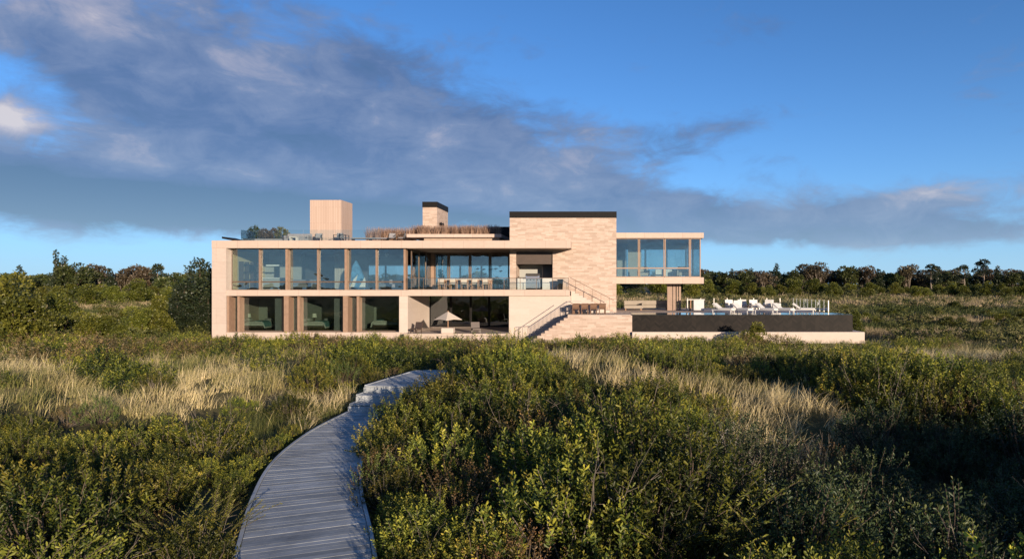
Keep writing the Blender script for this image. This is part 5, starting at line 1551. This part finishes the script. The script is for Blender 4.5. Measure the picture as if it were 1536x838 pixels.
def build_trees():
    # right of the house, front row of the far belt with recognisable trees
    g = 'trees of the far belt right of the house'
    rows = [(1068,408,165,'cedar'), (1098,404,160,'cedar'), (1122,402,170,'round'), (1146,406,158,'twiggy'), (1165,396,168,'cedar'), (1190,402,166,'round'),
            (1203,393,172,'twiggy'), (1228,395,165,'twiggy'), (1250,408,170,'cedar'), (1272,392,166,'round'), (1296,396,168,'twiggy'), (1318,403,162,'cedar'), (1340,404,168,'round'),
            (1362,394,170,'twiggy'), (1398,397,158,'pine'), (1384,402,172,'twiggy'), (1420,402,166,'round'), (1447,398,160,'pine'), (1474,390,168,'pine'), (1496,399,166,'cedar'), (1518,404,160,'round'), (1540,407,168,'round'), (1560,404,164,'cedar')]
    uni = {1474: 'tallest umbrella pine of the belt, its crown standing alone against the sky', 1228: 'broad rusty wind combed tree of the belt, leaning to the field', 1362: 'wide bare topped tree with pale trunks in the middle of the belt',
           1272: 'broad dark round crowned tree between two rusty trees of the belt', 1165: 'pointed dark cedar rising from the belt behind the sun loungers'}
    kl = {'cedar': 'dark green cedar in the tree belt beyond the field right of the house', 'round': 'round leafy tree in the belt beyond the field right of the house',
          'twiggy': 'brown bare twigged tree in the belt beyond the field right of the house', 'pine': 'flat topped pine in the belt beyond the field right of the house'}
    for i, (px, yt, Y, k) in enumerate(rows):
        plant_px(k, i, px, yt, Y, uni.get(px, kl[k]), g if px in uni else kl[k].replace(' in the', 's in the', 1).replace('treess', 'trees'), {'cedar':1.15,'round':1.05,'twiggy':1.15,'pine':1.0}[k], None)
    for i in range(64):    # second line, lower, closing the gaps
        px = 1050+i*8.2+random.uniform(-5,5); k = random.choice(['cedar','round','round','twiggy','round'])
        plant_px(k, i, px, random.uniform(400,412), random.uniform(172,195), {'cedar':'low dark cedar filling the back of the far belt', 'round':'low leafy tree filling the back of the far belt', 'twiggy':'low brown tree filling the back of the far belt'}[k], 'low trees at the back of the far belt', 1.3)
    for i in range(34):    # thicket edge before the belt
        px = 1045+i*15.5+random.uniform(-7,7)
        plant_px('bush', i, px, random.uniform(416,432), random.uniform(135,156), 'rounded olive bush at the foot of the far belt', 'bushes at the foot of the far belt', 1.5)
    # left of the house
    rowsl = [(20,414,120,'round'), (30,399,112,'cedar'), (52,412,125,'round'), (84,377,120,'cedar'), (96,385,124,'cedar'), (110,388,120,'round'), (128,392,130,'round'), (148,393,135,'twiggy'), (165,402,130,'cedar'), (185,400,138,'twiggy'),
             (205,394,135,'twiggy'), (222,398,140,'round'), (238,397,132,'pine'), (258,402,130,'round'), (272,405,136,'round'), (286,402,128,'cedar'), (310,404,140,'round')]
    unil = {84: 'tallest dark green tree on the horizon left of the house', 30: 'pointed cedar standing apart at the edge of the left belt', 205: 'broad bare topped tree in the middle of the left belt', 238: 'flat crowned pine leaning over the left belt'}
    for i, (px, yt, Y, k) in enumerate(rowsl):
        lab = {'cedar':'dark cedar in the tree belt left of the house', 'round':'leafy tree in the belt left of the house', 'twiggy':'brown bare twigged tree in the belt left of the house', 'pine':'pine in the belt left of the house'}[k]
        plant_px(k, i, px, yt, Y, unil.get(px, lab), 'trees of the belt left of the house', 1.0 if px != 84 else .72)
    for i in range(36):
        px = 0+i*9.2+random.uniform(-4,4)
        plant_px(random.choice(['round','cedar','round']), i, px, random.uniform(402,415), random.uniform(140,160), 'low tree filling the back of the left belt', 'low trees at the back of the left belt', 1.3)
    for i in range(12):
        px = 70+i*20+random.uniform(-7,7)
        plant_px('bush', i, px, random.uniform(416,436), random.uniform(100,122), 'olive bush on the field edge left of the house', 'bushes on the field edge left of the house', 1.4)
    # behind the house, seen through its glass and under the wing
    for i in range(40):
        px = 325+i*18.5+random.uniform(-6,6)
        plant_px(random.choice(['round','cedar','round','bush']), i, px, random.uniform(405,416), random.uniform(150,185), 'tree of the belt straight behind the house', 'trees straight behind the house', 1.5)
    # near trees on the left
    near = [('bush',0,12,408,42,'large bright olive juniper at the far left by the grass',1.0), ('bush',1,48,432,43.5,'bright olive juniper second from the far left',.95), ('bush',2,-10,425,45,'olive juniper cut by the picture edge at far left',1.0),
            ('bush',1,88,436,49,'greyish olive juniper behind the two bright ones at the left',1.05), ('bush',0,128,466,47,'low green juniper in the gap of the left junipers',1.25), ('bush',2,162,470,48,'low yellowish juniper midway between the far left and the house',1.3),
            ('bush',0,205,458,50,'mid sized olive juniper beside the tallest one near the house',1.1), ('bush',1,238,440,52,'pointed olive juniper just left of the dark cedars',.95), ('bush',2,180,484,46,'small low juniper at the front of the left group',1.3)]
    for k, i, px, yt, Y, lab, sx in near: plant_px(k, i, px, yt, Y, lab, 'junipers left of the house', sx)
    plant_px('near_cedar', 0, 299, 387, 57, 'tall dark cedar standing against the end of the house', 'dark cedars by the house', 1.35)
    plant_px('near_cedar', 1, 266, 452, 54, 'lowest dark cedar at the outer side of the dark cedar group', 'dark cedars by the house', 1.5)
    plant_px('near_cedar', 1, 276, 425, 56, 'lower dark cedar beside the tall one at the end of the house', 'dark cedars by the house', 1.25)
    plant_px('near_cedar', 0, 312, 440, 55.5, 'bushy dark cedar squeezed against the end wall of the house', 'dark cedars by the house', 1.2)
    # shrubs of their own
    plant_px('bush', 1, 1135, 481, 46.5, 'bright green bush standing before the pale plinth of the pool', None, 1.5)
    plant_px('bush', 2, 1284, 462, 54, 'light green upright bush at the far end of the pool terrace', None, .7)
    plant_px('bush', 0, 1483, 478, 58, 'dark round bush in the field right of the pool', 'dark bushes in the field', 2.0); plant_px('bush', 1, 1520, 483, 57, 'flatter dark bush in the field, outermost', 'dark bushes in the field', 2.2)
    # bushes standing singly in the field
    for i in range(22):
        px = 1215+i*15.5+random.uniform(-7,7); Y = random.choice([62, 70, 80, 92, 106])+random.uniform(-4,4)
        yb = VY+(EYE-.3)*FPX/Y
        plant_px('bush', i, px, yb-random.uniform(9,17), Y, 'low olive bush standing singly in the field right of the pool terrace', 'single bushes in the field right of the pool', random.uniform(1.5,2.6))
    for i in range(8):
        px = 95+i*22+random.uniform(-7,7); Y = random.uniform(66, 92)
        yb = VY+(EYE-.3)*FPX/Y
        plant_px('bush', i, px, yb-random.uniform(9,16), Y, 'low olive bush standing singly in the field left of the house', 'single bushes in the field left of the house', random.uniform(1.5,2.4))
    # hedge plants on the roof terrace
    for i, (px, yt, m_, lab) in enumerate(((381, 340, 'leaf_dark', 'round clipped green shrub in the roof planter nearest the glass railing end'), (396, 346, 'leaf_tan', 'brown leaved hedge shrub in the roof planter'), (409, 345, 'leaf_tan', 'second brown hedge shrub in the roof planter'), (423, 341, 'leaf_olive', 'olive shrub at the inner end of the roof planter'))):
        r = np.random.default_rng(600+i)
        (v, f, t), b_, sd_, sl = shrub_arrays(r, shoots=150, per=9, leaf=.10, R0=.62, Ht=zp(yt, 56)-Z5-.30)
        o = link_mesh('roof_shrub', np_mesh('roof_shrub', v, f, M[m_], t)); o.location = (xp(px, 56), 56, Z5+.40); tag(o, lab, 'shrub', 'shrubs in the roof planter')
        mb = stems_mb(r, b_, sd_, sl); c = obj('stems', mb, M['bark'], None); c.parent = o
    t = thing('roof_planter', (xp(402, 56), 56, Z5+.002), 'long dark planter box on the roof terrace', 'planter')
    obj('box', MB().box(-1.8, 1.8, -.45, .45, 0, .42), M['grey_cloth'], t); obj('rim', MB().box(-1.84, 1.84, -.49, .49, .422, .46), M['black_metal'], t)
build_trees()

def build_cottages():
    for i, (px, Y, w, lab) in enumerate(((4, 150, 6.0, 'distant cottage with grey roof at the far left edge'), (42, 190, 7.0, 'distant cottage with brown roof half hidden by the cedar at far left'))):
        x = xp(px, Y); z0 = float(ground_h(np.array(x), np.array(float(Y)), False))
        t = thing('cottage', (x, Y, z0), lab, 'house', 'distant cottages')
        zt = zp(414, Y)-z0
        obj('wall', MB().box(-w/2, w/2, 0, 6, -.5, zt-1.9), M['white_wall'], t)
        obj('roof', MB().prism_x([(-.4, zt-1.9), (6.4, zt-1.9), (3, zt)], -w/2-.3, w/2+.3), M['shingle'], t)
        for a in (-1.5, 1.2): obj('window', MB().box(a-.5, a+.5, -.06, -.002, zt-3.6, zt-2.4), M['dark_wood'], t)
        obj('door', MB().box(-.4, .4, -.05, -.001, -.3, zt-3.0), M['dark_wood'], t)
build_cottages()
